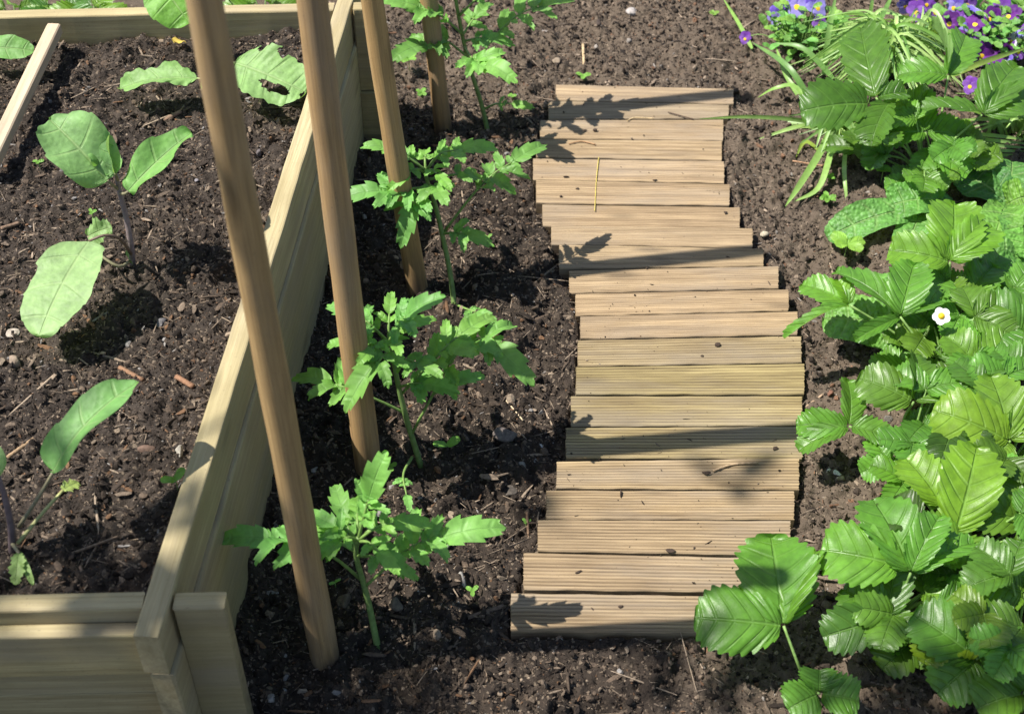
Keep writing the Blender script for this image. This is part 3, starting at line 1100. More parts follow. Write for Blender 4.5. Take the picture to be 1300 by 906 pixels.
def compound(mb, pts, size, rng, pairs=2, tint=None, droop=.5):
    """A tomato leaf: hairy rachis with toothed leaflets in pairs and a larger end leaflet."""
    p = spline(pts, 24)
    tube(mb, p, [.0026, .0013], 6, 12, STEMC, 1)
    tg = np.gradient(p, axis=0)
    tint = tint or rtint(rng, .10, .06)
    fr = np.linspace(.46, .86, pairs) if pairs > 1 else [.62]
    for q, f in enumerate(fr):
        i = int(f * 23)
        t = unit(tg[i])
        sd_ = unit(np.cross(t, (0, 0, 1)))
        for sg in (-1, 1):
            ln = size * rng.uniform(.68, 1.0) * (1.0 if q else .85)
            d = unit(t * rng.uniform(.3, .75) + sd_ * sg + np.array([0, 0, rng.uniform(-droop, .25)]))
            b0_ = p[i] + d * size * .05
            st = p[i]
            tube(mb, [st, b0_ + d * .004], .0009, 5, 3, STEMC, 1, False)
            nn = unit(np.array([0, 0, 1]) + .45 * unit(CAMPOS - st) + rng.normal(0, .22, 3))
            leaf(mb, b0_, b0_ + d * ln, ln * rng.uniform(.40, .50), 'tomato', nn, rng.uniform(.02, .2), rng.uniform(.1, .55), .02, .10, 0, np.array(tint) * rng.uniform(.88, 1.12), 0, rng)
        if q == 0 or rng.random() < .8:           # small folioles between
            i2 = min(i + 3, 22)
            for sg in (-1, 1):
                d = unit(unit(tg[i2]) * .4 + sd_ * sg + np.array([0, 0, rng.uniform(-.2, .2)]))
                leaf(mb, p[i2], p[i2] + d * size * .36, size * .20, 'tomato', None, .05, .2, 0, .05, 0, tint, 0, rng)
    t = unit(p[-1] - p[-4] + np.array([0, 0, -.0015]))
    ln = size * rng.uniform(1.25, 1.5)
    nn = unit(np.array([0, 0, 1]) + .45 * unit(CAMPOS - p[-1]) + rng.normal(0, .15, 3))
    leaf(mb, p[-1], p[-1] + t * ln, ln * .44, 'tomato', nn, rng.uniform(.06, .16), rng.uniform(.1, .35), .02, .07, 0, tint, 0, rng)


def tomato(base, stem, leaves, label, seed, shoots=5, tip_size=.034, extra=2):
    rng = np.random.default_rng(seed)
    b = ground_at(*base)
    root = empty('tomato_plant', b, label, 'tomato plant', 'young tomato plants in a row beside the raised bed')
    mb = MB()
    sp = [b - [0, 0, .01]] + [ray_point(*s) for s in stem]
    tube(mb, sp, [.0050, .0042, .0032], 9, 18, (.16, .25, .075), 0)
    mb.build('stem', M_STEM, root, b)
    for spec in leaves:
        mb = MB()
        pts = [ray_point(*q) for q in spec[0]]
        compound(mb, pts, spec[1], rng, (spec[2] if len(spec) > 2 else 2) + (1 if spec[1] > .053 else 0))
        mb.build('leaf', [M_TOM, M_STEM], root, b)
    stp = spline(sp, 30)
    for k in range(extra):                        # side leaves further down the stem
        i = int(rng.uniform(12, 27))
        a = rng.uniform(0, 6.28)
        d = np.array([math.cos(a), math.sin(a), rng.uniform(.25, .7)])
        q = rng.uniform(.035, .065)
        mb = MB()
        compound(mb, [stp[i], stp[i] + d * q * .6, stp[i] + d * q + [0, 0, -.004]], rng.uniform(.036, .05), rng, 2)
        mb.build('leaf', [M_TOM, M_STEM], root, b)
    top = sp[-1]
    for k in range(shoots):                       # the cluster of unfolding leaves at the growing tip
        a = 2 * math.pi * (k + rng.random() * .5) / shoots
        d = np.array([math.cos(a), math.sin(a), rng.uniform(.2, .9)])
        mb = MB()
        e = top + d * tip_size * rng.uniform(.8, 1.3)
        compound(mb, [top - [0, 0, .008], (top + e) / 2 + [0, 0, .004], e], tip_size * 1.0, rng, 1, (1.2, 1.12, .9), .2)
        mb.build('leaf', [M_TOM, M_STEM], root, b)
    return root


tomato((620, 166), [(612, 135, .05), (598, 90, .13), (588, 50, .20), (580, 8, .28), (575, -25, .34)], [
    ([(593, 72, .17), (565, 52, .20), (540, 58, .21)], .066, 2),
    ([(600, 92, .13), (625, 50, .20), (660, 18, .25), (690, 8, .26)], .068, 2),
    ([(588, 45, .21), (560, 20, .27), (535, 10, .29)], .066, 2),
    ([(590, 60, .19), (600, 75, .21), (612, 80, .215)], .066, 2),
    ([(612, 140, .04), (630, 132, .06), (650, 132, .065)], .034, 1),
    ([(583, 20, .26), (610, -5, .31), (640, -20, .33)], .045, 2),
], 'tomato plant at the far end of the row, its top cut off', 41)
tomato((578, 396), [(572, 350, .06), (562, 300, .125), (552, 258, .185), (543, 232, .225), (540, 215, .25)], [
    ([(545, 238, .215), (515, 240, .235), (485, 243, .235)], .060, 2),
    ([(561, 298, .125), (598, 250, .19), (625, 222, .225), (652, 205, .23)], .055, 2),
    ([(548, 243, .21), (530, 250, .225), (524, 262, .215)], .056, 1),
    ([(543, 228, .23), (575, 222, .25), (590, 222, .24)], .045, 1),
    ([(541, 216, .25), (560, 195, .285), (585, 190, .29)], .045, 2),
    ([(540, 216, .25), (515, 198, .28), (500, 192, .29)], .044, 2),
    ([(575, 385, .015), (592, 392, .03), (605, 396, .035)], .032, 1),
], 'tomato plant beyond the middle one, its right arm reaching over the path edge', 42)
tomato((536, 592), [(520, 545, .075), (508, 500, .145), (500, 460, .205), (493, 435, .245)], [
    ([(516, 525, .10), (478, 507, .14), (440, 492, .165), (420, 487, .165)], .056, 2),
    ([(508, 502, .14), (540, 468, .20), (568, 438, .24), (585, 425, .245)], .058, 2),
    ([(522, 552, .065), (550, 500, .14), (575, 455, .21), (610, 428, .235), (628, 438, .23)], .064, 2),
    ([(495, 440, .24), (488, 450, .26), (478, 462, .255)], .058, 1),
    ([(493, 435, .245), (505, 412, .285), (515, 402, .30)], .054, 2),
    ([(493, 434, .245), (470, 412, .285), (455, 402, .29)], .046, 2),
    ([(497, 450, .22), (475, 434, .25), (460, 432, .25)], .044, 1),
    ([(523, 580, .025), (512, 602, .05), (516, 628, .05)], .024, 1),
    ([(550, 500, .14), (565, 492, .155), (572, 487, .16)], .045, 1),
], 'middle tomato plant with the widest crown, stake rising behind its left arm', 43)
tomato((480, 822), [(470, 775, .065), (462, 742, .115), (452, 705, .175), (455, 682, .215)], [
    ([(463, 745, .11), (490, 720, .15), (525, 692, .19), (562, 682, .20)], .060, 2),
    ([(458, 735, .12), (425, 708, .175), (385, 688, .20), (345, 684, .20)], .058, 2),
    ([(455, 684, .21), (462, 655, .255), (468, 634, .28)], .050, 2),
    ([(453, 705, .175), (472, 706, .205), (482, 708, .205)], .048, 1),
    ([(455, 690, .20), (435, 676, .23), (425, 668, .235)], .045, 1),
    ([(455, 685, .21), (480, 668, .24), (500, 664, .24)], .042, 1),
], 'nearest tomato plant, right of the leaning stake', 44)


# ------------------------------------------------------------------ aubergines in the raised bed
def aubergine(base, stem, leaves, label, seed, stemcol=(.16, .12, .12)):
    rng = np.random.default_rng(seed)
    b = bed_at(*base)
    root = empty('aubergine_plant', b, label, 'aubergine plant', 'young aubergine plants in the raised bed')
    if stem:
        mb = MB()
        tube(mb, [b - [0, 0, .008]] + [ray_point(*s) for s in stem], [.0052, .0042, .003], 8, 14, stemcol, 0)
        mb.build('stem', M_STEM, root, b)
    for spec in leaves:
        pet, tip, wpx = spec[0], spec[1], spec[2]
        kw = spec[3] if len(spec) > 3 else {}
        kw = dict(kw)
        pc = kw.pop('pet', (.22, .20, .12))
        mb = MB()
        pts = [ray_point(*q) for q in pet]
        B, T = pts[-1], ray_point(*tip)
        if len(pts) > 1:
            tube(mb, pts, [.0028, .002], 7, 10, pc, 1)
        n = kw.pop('n', None)
        if n is None:
            n = unit(np.array([0, 0, .6]) + unit(CAMPOS - B) * .6)
        leaf(mb, B, T, pw(wpx, B), kw.pop('kind', 'aubergine'), n, kw.pop('arch', .08), kw.pop('fold', .18), .012, kw.pop('wave', .05), tint=kw.pop('tint', rtint(rng, .06, .05)), rng=rng, **kw)
        mb.build('leaf', [M_AUB, M_STEM], root, b)
    return root


aubergine((168, 336), [(166, 310, .295), (160, 275, .345), (151, 240, .40), (148, 222, .425)], [
    ([(150, 240, .40), (142, 234, .42), (136, 229, .43)], (63, 152, .50), 84, {'fold': .35, 'arch': .10, 'wave': .10, 'n': (.25, -.55, .75), 'tint': (.92, 1.0, .9)}),
    ([(152, 245, .39), (158, 246, .41), (163, 243, .42)], (243, 169, .47), 52, {'fold': .5, 'arch': .04, 'wave': .10, 'n': (-.35, -.5, .8), 'tint': (.8, 1.0, .66)}),
    ([(166, 322, .28), (152, 303, .335), (132, 299, .355), (113, 306, .35)], (50, 426, .31), 88, {'fold': .08, 'arch': .05, 'n': (-.2, -.45, .9), 'tint': (1.28, 1.18, 1.2), 'pet': (.16, .11, .08), 'ragged': .04}),
    ([(165, 332, .268), (150, 338, .285), (126, 322, .30), (112, 300, .315)], (142, 288, .33), 30, {'fold': .2, 'wave': .2, 'ragged': .25, 'n': (0, -.6, .8)}),
    ([(148, 224, .42), (143, 215, .435)], (118, 185, .47), 40, {'fold': .5, 'wave': .15, 'n': (.3, -.6, .6), 'tint': (.72, .85, .66)}),
    ([(149, 228, .42), (146, 220, .44)], (139, 168, .49), 22, {'fold': .7, 'wave': .1, 'n': (-.6, -.5, .5), 'tint': (.8, .9, .8)}),
    ([(168, 334, .262)], (162, 318, .29), 10, {'n': (-.6, -.5, .5)}),
], 'aubergine plant with cupped upright leaves and a big drooping leaf, midway along the bed', 61, (.24, .19, .19))
aubergine((14, 700), [(14, 668, .30), (6, 630, .35), (-2, 605, .38)], [
    ([(24, 668, .285), (48, 632, .335), (68, 598, .375)], (175, 485, .43), 70, {'fold': .42, 'arch': .10, 'wave': .06, 'n': (-.55, -.4, .75), 'tint': (.72, .92, .66)}),
    ([(22, 690, .27), (55, 650, .29), (80, 622, .30)], (100, 612, .285), 16, {'ragged': .5, 'tint': (1.7, 1.3, .9), 'pet': (.36, .36, .14)}),
    ([(16, 690, .27), (24, 702, .28)], (20, 742, .265), 18, {'ragged': .3, 'tint': (1.3, 1.15, .9)}),
    ([(24, 700, .275)], (42, 742, .26), 10, {'tint': (1.1, 1.0, .8)}),
    ([(-2, 606, .38)], (-60, 560, .42), 60, {}),
], 'aubergine plant at the near left edge with one broad raised leaf and yellow withered scraps', 62)
aubergine((272, 112), [(273, 100, .29), (275, 90, .31)], [
    ([(274, 98, .295), (262, 100, .305), (250, 100, .305)], (152, 113, .285), 40, {'fold': .35, 'ragged': .22, 'wave': .10, 'n': (0, -.15, 1), 'tint': (1.05, 1.1, .85), 'pet': (.32, .36, .16)}),
    ([(275, 92, .31), (287, 80, .325), (299, 80, .325)], (388, 118, .30), 78, {'fold': .06, 'arch': .05, 'ragged': .08, 'wave': .06, 'kind': 'eaten', 'holes': [(.64, .38, .13, .20), (.33, -1.0, .05, .3), (.50, -1.0, .04, .25), (.93, .4, .05, .4)], 'n': (0, -.4, .9), 'tint': (1.1, 1.12, .95), 'pet': (.36, .40, .18)}),
    ([(270, 106, .275)], (255, 110, .27), 14, {'tint': (1.2, 1.2, .6)}),
], 'slug eaten aubergine plant with holed ragged leaves, behind the leaning nearest stake', 63)
aubergine((-24, 66), [(-24, 60, .29)], [
    ([(-22, 62, .30)], (43, 65, .30), 34, {'fold': .15, 'n': (0, -.5, .9), 'tint': (.7, .9, .55)}),
], 'single low aubergine leaf at the far left edge beside the batten', 64)


# ------------------------------------------------------------------ plants beyond the far bed plank
def leafy(name, base3, label, cat, specs, mat, kind, group=None):
    root = empty(name, base3, label, cat, group)
    rng = np.random.default_rng(len(label))
    mbs = MB()
    tube(mbs, [base3 - np.array([0, 0, .01]), base3 + np.array([0, 0, .02])], .003, 6, 3, STEMC, 0)
    mbs.build('stem', M_STEM, root, base3)
    for (B, T, w, kw) in specs:
        mb = MB()
        tube(mb, [base3 + np.array([0, 0, .015]), (base3 + B) / 2 + np.array([0, 0, .02]), B], [.002, .0015], 6, 7, (.2, .32, .1), 1)
        kw = dict(kw)
        leaf(mb, B, T, w, kind, kw.pop('n', None), kw.pop('arch', .08), kw.pop('fold', .2), .02, kw.pop('wave', .06), tint=kw.pop('tint', rtint(rng)), rng=rng, **kw)
        mb.build('leaf', [mat, M_STEM], root, base3)
    return root


g = ray_point
leafy('leafy_plant', ground_at(228, -55), 'broad bright leaf hanging over the far bed plank, upper left', 'plant',
      [(g(200, -28, .42), g(241, 30, .36), .10, {'arch': .06, 'n': (-.2, -.5, .8), 'tint': (.75, 1.0, .4)}), (g(240, -60, .34), g(290, -75, .30), .08, {})], M_AUB, 'aubergine')
for (px, label, tn) in ((12, 'bright green leafy plant at the top left corner behind the bed', (1.3, 1.15, .8)), (72, 'blue green toothed plant behind the far plank near the batten top', (.9, 1.0, 1.3)),
                    (110, 'glossy yellowish leafy plant behind the far plank, right of the blue green one', (1.5, 1.3, .7)), (330, 'low green plant behind the far plank between the two nearest stakes', (1.2, 1.1, .7))):
    bb = ray_point(px, 4 if px < 300 else -3, .17) * [1, 1, 0] + [0, 0, .004]
    sp_ = []
    for k in range(6):
        a = 6.28 * k / 6 + px
        q = np.array([math.cos(a), math.sin(a) * .8, 0])
        hB = .15
        B = bb + q * .02 + np.array([0, 0, hB])
        sp_.append((B, B + q * .065 + np.array([0, -.015, -.01 + .02 * math.sin(k * 2.1)]), .05, {'tint': np.array(tn) * random.uniform(.8, 1.15)}))
    leafy('leafy_plant', bb, label, 'plant', sp_, M_STRAW, 'strawberry')

# ------------------------------------------------------------------ strawberries
PETC = (.20, .33, .09)
STRAW_GROUP = 'strawberry plants along the right of the path'


def strawberry(base, leaves, label, seed, filler=6, spread=.11, flowers=()):
    """leaves: list of (leaf base (px,py,h), [(tip px,py,h,width px,{opts})...])"""
    rng = np.random.default_rng(seed)
    filler = int(filler * 3)
    b = ground_at(*base)
    root = empty('strawberry_plant', b, label, 'strawberry plant', STRAW_GROUP)
    mb = MB()
    for k in range(5):
        a = rng.uniform(0, 6.28)
        tube(mb, [b - [0, 0, .01], b + [.006 * math.cos(a), .006 * math.sin(a), .012], b + [.012 * math.cos(a), .012 * math.sin(a), .022]], [.006, .003], 6, 5, (.20, .14, .08), 0)
    mb.build('crown', M_STEM, root, b)
    for spec in leaves:
        jb = ray_point(*spec[0])
        mb = MB()
        midp = (b + jb) / 2 + np.array([rng.normal(0, .01), rng.normal(0, .01), .012])
        tube(mb, [b + [0, 0, .01], midp, jb], [.0024, .0019], 7, 12, PETC, 1)
        base_t = rtint(rng, .20, .10)
        for tip in spec[1]:
            kw = dict(tip[4]) if len(tip) > 4 else {}
            T = ray_point(*tip[:3])
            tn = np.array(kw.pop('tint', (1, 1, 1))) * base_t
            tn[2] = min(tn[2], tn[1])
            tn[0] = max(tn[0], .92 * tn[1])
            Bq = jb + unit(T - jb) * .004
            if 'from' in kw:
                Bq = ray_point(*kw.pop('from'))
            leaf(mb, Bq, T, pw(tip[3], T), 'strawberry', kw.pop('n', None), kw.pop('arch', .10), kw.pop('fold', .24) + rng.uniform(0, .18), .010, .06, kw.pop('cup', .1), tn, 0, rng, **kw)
        mb.build('leaf', [M_STRAW, M_STEM], root, b)
    for k in range(filler):                                      # lower, shaded leaves of the rosette
        a = rng.uniform(0, 6.28)
        rr = spread * rng.uniform(.35, 1)
        h = rng.uniform(.03, .085) if k % 2 else rng.uniform(.08, .135)
        jb = b + [rr * math.cos(a), rr * math.sin(a), h]
        if jb[0] < float(np.interp(jb[1], pathY, pathR)) + .16:
            jb[0] += .09
        mb = MB()
        tube(mb, [b + [0, 0, .01], (b + jb) / 2 + [0, 0, .02], jb], [.0022, .0017], 6, 9, PETC, 1)
        t0 = rtint(rng, .22, .12)
        out_ = unit(jb - b + np.array([0, 0, -h]))
        for q in (-1.15, 0, 1.15):
            d = np.array([out_[0] * math.cos(q) - out_[1] * math.sin(q), out_[0] * math.sin(q) + out_[1] * math.cos(q), rng.uniform(-.15, .25)])
            ln = rng.uniform(.042, .068)
            leaf(mb, jb, jb + unit(d) * ln, ln * .85, 'strawberry', None, .09, rng.uniform(.1, .4), .010, .06, .1, t0, 0, rng)
        mb.build('leaf', [M_STRAW, M_STEM], root, b)
    for fl in flowers:
        c = ray_point(*fl[:3])
        mb = MB()
        tube(mb, [b + [0, 0, .015], (b + c) / 2 + [0, .01, .02], c], [.0014, .001], 6, 10, PETC, 0)
        nrm = unit(np.array(fl[3]))
        ax_ = unit(np.cross(nrm, (0, 0, 1)))
        ay_ = np.cross(nrm, ax_)
        for k in range(5):
            an = 6.28 * k / 5 + .3
            d = ax_ * math.cos(an) + ay_ * math.sin(an)
            leaf(mb, c + d * .002, c + d * .0145 + nrm * .003, .0145, 'plain', nrm, .08, .05, 0, .03, 0, (.86, .86, .82), 1, rng)
            d2 = ax_ * math.cos(an + .6) + ay_ * math.sin(an + .6)
            leaf(mb, c - nrm * .001, c + d2 * .010 - nrm * .001, .005, 'plain', nrm, .05, .05, 0, 0, 0, (.12, .28, .06), 1, rng)
        fo = mb.build('flower', [M_STEM, M_PETAL], root, b)
        v, f = ICO2
        mb = MB()
        mb.add(v * [.0055, .0055, .0055] + c + nrm * .001, f, None, (.80, .55, .03))
        mb.build('flower_centre', M_PETAL, fo, b)
    return root


strawberry((1168, 232), [
    ((1112, 124, .19), [(1093, 36, .215, 60, {'n': (-.35, -.55, .7), 'arch': .08, 'tint': (1.15, 1.08, .9)}),
                        (1016, 142, .185, 70, {'from': (1101, 132, .19), 'n': (.05, -.5, .85), 'arch': .09}),
                        (1106, 186, .16, 52, {'from': (1128, 132, .19), 'n': (-.5, -.5, .6), 'fold': .45, 'tint': (1.1, 1.05, .9)}),
                        (1150, 118, .19, 34, {'fold': .5})]),
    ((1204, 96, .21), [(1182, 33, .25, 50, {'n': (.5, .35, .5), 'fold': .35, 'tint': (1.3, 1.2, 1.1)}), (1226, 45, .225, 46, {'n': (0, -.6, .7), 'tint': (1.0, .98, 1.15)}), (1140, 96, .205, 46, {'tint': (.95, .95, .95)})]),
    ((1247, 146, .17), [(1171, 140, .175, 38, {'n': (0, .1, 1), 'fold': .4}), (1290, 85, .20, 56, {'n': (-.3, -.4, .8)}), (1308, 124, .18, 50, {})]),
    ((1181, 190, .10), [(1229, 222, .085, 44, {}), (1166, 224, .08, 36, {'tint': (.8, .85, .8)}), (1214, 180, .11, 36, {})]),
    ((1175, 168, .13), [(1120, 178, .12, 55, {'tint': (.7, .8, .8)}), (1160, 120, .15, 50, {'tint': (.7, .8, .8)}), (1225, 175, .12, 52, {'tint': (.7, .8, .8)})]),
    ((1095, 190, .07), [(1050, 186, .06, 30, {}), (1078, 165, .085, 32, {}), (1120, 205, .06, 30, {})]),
], 'tall strawberry clump farthest along the row, below the violas', 71, 5)
strawberry((1222, 420), [
    ((1206, 333, .17), [(1211, 260, .20, 76, {'n': (0, -.5, .85), 'tint': (1.15, 1.1, .9), 'fold': .15}), (1128, 318, .165, 56, {'n': (.2, -.5, .8), 'tint': (1.15, 1.1, .9)}), (1260, 288, .19, 56, {'n': (-.3, -.45, .8), 'tint': (1.1, 1.1, .8)})]),
    ((1241, 464, .12), [(1198, 426, .14, 52, {'n': (.3, -.5, .8)}), (1284, 426, .14, 50, {'n': (-.4, -.5, .7)}), (1238, 492, .10, 42, {})]),
    ((1300, 425, .13), [(1236, 386, .145, 70, {'n': (0, -.6, .8), 'tint': (.95, 1.0, 1.15)}), (1296, 372, .15, 54, {'tint': (.95, 1.0, 1.1)}), (1340, 400, .13, 60, {})]),
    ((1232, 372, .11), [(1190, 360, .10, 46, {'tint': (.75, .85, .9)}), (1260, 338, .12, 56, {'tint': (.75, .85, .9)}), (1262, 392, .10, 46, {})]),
], 'strawberry plant with a broad upright fan of leaflets above the white flower', 72, 5)
strawberry((1192, 482), [
    ((1143, 402, .15), [(1160, 337, .175, 58, {'n': (-.2, -.55, .8), 'tint': (1.1, 1.08, 1.0)}), (1060, 346, .16, 46, {'n': (.1, .15, 1), 'fold': .35}), (1212, 382, .14, 36, {'fold': .5}), (1085, 432, .13, 26, {'fold': .7, 'tint': (.8, .9, .8)})]),
    ((1080, 388, .15), [(1018, 362, .15, 42, {'n': (.2, -.4, .9), 'tint': (1.1, 1.1, 1.0)}), (996, 430, .115, 24, {'n': (.4, .3, .8), 'fold': .6, 'arch': .14}), (1064, 356, .165, 26, {'tint': (1.2, 1.1, .7)})]),
    ((1185, 452, .08), [(1228, 440, .08, 44, {'tint': (.85, .9, .9)}), (1172, 420, .095, 40, {}), (1160, 470, .07, 42, {})]),
], 'strawberry plant with a white flower, one leaf drooping onto the path edge', 73, 4, .09, [(1195, 401, .175, (-.2, -.75, .65))])
strawberry((1150, 590), [
    ((1078, 541, .105), [(1011, 540, .085, 42, {'n': (.1, -.45, .9), 'tint': (1.0, 1.1, .9)}), (1076, 484, .12, 40, {'n': (.3, -.5, .75)}), (1014, 572, .075, 38, {'n': (.3, .1, .9)}), (1128, 556, .10, 40, {})]),
    ((1160, 510, .135), [(1090, 480, .145, 60, {'n': (.15, -.5, .85), 'tint': (1.2, 1.12, 1.15), 'fold': .1}), (1162, 450, .165, 50, {'n': (.4, -.5, .6), 'fold': .4}), (1212, 486, .14, 50, {})]),
    ((1128, 588, .09), [(1092, 600, .08, 36, {}), (1108, 556, .10, 40, {}), (1160, 600, .085, 46, {})]),
], 'strawberry plant stretching a pale stalked leaf left over the bare soil in mid row', 74, 5, .09)
strawberry((1275, 600), [
    ((1282, 560, .15), [(1184, 520, .17, 74, {'n': (.05, -.5, .85), 'tint': (1.2, 1.12, .9), 'fold': .15}), (1258, 478, .18, 60, {'n': (0, -.5, .8)}), (1330, 520, .16, 60, {}), (1252, 600, .12, 50, {})]),
    ((1232, 520, .13), [(1200, 480, .145, 48, {}), (1240, 470, .15, 46, {'tint': (1.1, 1.05, .9)}), (1272, 500, .13, 46, {})]),
    ((1300, 470, .15), [(1262, 445, .155, 50, {}), (1300, 420, .165, 50, {}), (1340, 470, .14, 50, {})]),
], 'strawberry plant with a wide pale leaflet at the right edge, level with the greenish planks', 75, 6)
strawberry((1225, 715), [
    ((1213, 678, .135), [(1240, 568, .185, 78, {'n': (-.15, -.6, .75), 'tint': (1.15, 1.1, .85), 'fold': .12}), (1150, 582, .155, 60, {'from': (1195, 640, .14), 'n': (.1, -.5, .85), 'tint': (1.15, 1.1, .9)}), (1240, 640, .14, 42, {}), (1160, 710, .11, 38, {'n': (.1, -.2, .95)})]),
    ((1302, 662, .13), [(1226, 648, .135, 64, {'n': (.05, -.4, .9)}), (1290, 598, .155, 60, {}), (1330, 620, .14, 60, {}), (1310, 720, .10, 56, {})]),
    ((1150, 610, .11), [(1104, 590, .12, 36, {'n': (.2, -.3, .9), 'tint': (1.1, 1.05, .9)}), (1130, 640, .10, 36, {}), (1170, 570, .12, 40, {})]),
], 'strawberry plant with a tall ribbed pale leaflet, lower right above the dark leaves', 76, 5)
strawberry((1130, 800), [
    ((1156, 727, .15), [(1042, 698, .145, 84, {'from': (1140, 718, .15), 'n': (.1, -.45, .9), 'tint': (1.2, 1.12, .95), 'fold': .16}), (1108, 634, .175, 78, {'n': (.15, -.5, .8), 'tint': (.88, .96, 1.1)}), (1192, 656, .175, 52, {'n': (-.3, -.4, .7), 'fold': .4}), (1236, 690, .15, 44, {'n': (0, .1, 1)})]),
    ((1128, 784, .105), [(1070, 748, .11, 60, {'n': (.2, -.5, .8), 'tint': (1.05, 1.05, 1.0)}), (1044, 808, .09, 62, {'n': (0, -.45, .9), 'tint': (.85, .95, .9)}), (1136, 720, .12, 54, {})]),
    ((1170, 800, .08), [(1120, 850, .07, 60, {}), (1200, 850, .08, 60, {}), (1200, 770, .10, 50, {})]),
], 'strawberry plant with layered wide leaflets at the near end of the soil strip', 77, 5, .09)
strawberry((1290, 830), [
    ((1302, 752, .13), [(1236, 738, .135, 76, {'n': (.1, -.5, .85), 'tint': (.85, .95, 1.0)}), (1300, 690, .15, 66, {'tint': (.95, 1, 1)}), (1350, 740, .12, 66, {})]),
    ((1240, 836, .12), [(1160, 780, .14, 76, {'n': (.1, -.5, .85), 'tint': (.75, .88, .9)}), (1262, 765, .145, 70, {'n': (-.1, -.5, .85), 'tint': (.8, .9, .95)}), (1310, 830, .12, 70, {}), (1190, 880, .09, 70, {})]),
    ((1300, 880, .12), [(1240, 900, .11, 70, {}), (1310, 820, .14, 70, {}), (1360, 900, .10, 70, {})]),
], 'dark leaved strawberry plant in the near right corner', 78, 5)
strawberry((1022, 872), [
    ((995, 794, .11), [(979, 682, .135, 100, {'n': (-.05, -.55, .8), 'tint': (.92, .98, .85), 'fold': .12, 'arch': .06}), (882, 784, .105, 86, {'n': (0, -.4, .9), 'tint': (.95, 1.0, .85), 'fold': .1, 'arch': .06}), (1036, 700, .125, 62, {'n': (-.55, -.4, .6), 'fold': .5, 'tint': (1.1, 1.05, .8)})]),
    ((1040, 880, .07), [(1000, 900, .06, 60, {}), (1040, 850, .08, 56, {}), (1090, 890, .07, 60, {})]),
], 'single big three part strawberry leaf lying over the near planks of the path', 79, 0)

# ------------------------------------------------------------------ crinkled primroses between the strawberries
PRIM = 'crinkle leaved primroses among the strawberries'


def primrose(base, leaves, label, seed):
    rng = np.random.default_rng(seed)
    b = ground_at(*base)
    root = empty('primrose_plant', b, label, 'primrose plant', PRIM)
    mb = MB()
    tube(mb, [b - [0, 0, .01], b + [0, 0, .012]], [.009, .006], 8, 4, (.22, .26, .12), 0)
    mb.build('crown', M_STEM, root, b)
    for (tip, wpx, kw) in leaves:
        kw = dict(kw)
        T = ray_point(*tip)
        B = b + np.array([0, 0, .015])
        if 'from' in kw:
            B = ray_point(*kw.pop('from'))
        mb = MB()
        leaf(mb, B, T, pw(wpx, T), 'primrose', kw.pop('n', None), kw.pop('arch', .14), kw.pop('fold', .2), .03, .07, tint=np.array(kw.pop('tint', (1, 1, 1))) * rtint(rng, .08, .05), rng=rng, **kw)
        mb.build('leaf', [M_PRIM], root, b)
    return root


primrose((1165, 440), [((1046, 404, .06), 72, {'from': (1165, 428, .045), 'n': (0, -.4, .9)}), ((1100, 352, .06), 56, {}), ((1130, 470, .04), 50, {}), ((1230, 420, .05), 56, {})],
         'primrose with a broad yellow green puckered leaf beside the path, below the white flowered strawberry', 81)
primrose((1170, 275), [((1050, 302, .035), 50, {'n': (.1, -.25, .95), 'tint': (.8, .88, 1.05)}), ((1128, 262, .07), 56, {'from': (1210, 256, .07), 'tint': (.9, .95, .9)}), ((1232, 300, .05), 50, {'tint': (.7, .8, .85)}), ((1150, 325, .04), 46, {})],
         'primrose with a grey green flat leaf pointing at the path, under the tall strawberry clump', 82)
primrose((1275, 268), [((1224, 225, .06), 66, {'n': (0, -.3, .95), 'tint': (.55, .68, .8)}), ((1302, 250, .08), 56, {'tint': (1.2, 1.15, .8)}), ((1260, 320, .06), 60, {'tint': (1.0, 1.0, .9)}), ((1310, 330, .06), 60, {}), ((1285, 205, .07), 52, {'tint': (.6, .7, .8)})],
         'primrose with shaded grey and bright curled leaves at the right edge', 83)
primrose((1300, 345), [((1230, 318, .07), 54, {}), ((1262, 360, .06), 56, {}), ((1300, 290, .09), 56, {'tint': (1.1, 1.1, .9)}), ((1330, 400, .05), 60, {})],
         'deep puckered primrose at the right edge, right of the fan of strawberry leaflets', 84)


# ------------------------------------------------------------------ strap-leaved bulbs and violas at the far right
def strap(mb, pts, w, tint, rng, seg=16, mat=0):
    p = spline(pts, seg)
    tg = np.gradient(p, axis=0)
    V, UV, F = [], [], []
    ref = unit(CAMPOS - p[0]) + rng.normal(0, .35, 3)
    for i in range(seg):
        s = i / (seg - 1)
        t = unit(tg[i])
        a = unit(np.cross(t, ref))
        b = np.cross(a, t)
        ww = w * .5 * (min(1, s * 6 + .55)) * (1 - s ** 4 * .92)
        for q, dz in ((-1, .28), (0, 0), (1, .28)):
            V.append(p[i] + a * ww * q + b * ww * dz)
            UV.append((.5 + q * .5, s))
    for i in range(seg - 1):
        for k in range(2):
            F.append((i * 3 + k, i * 3 + k + 1, (i + 1) * 3 + k + 1, (i + 1) * 3 + k))
    mb.add(V, F, UV, tint, mat)


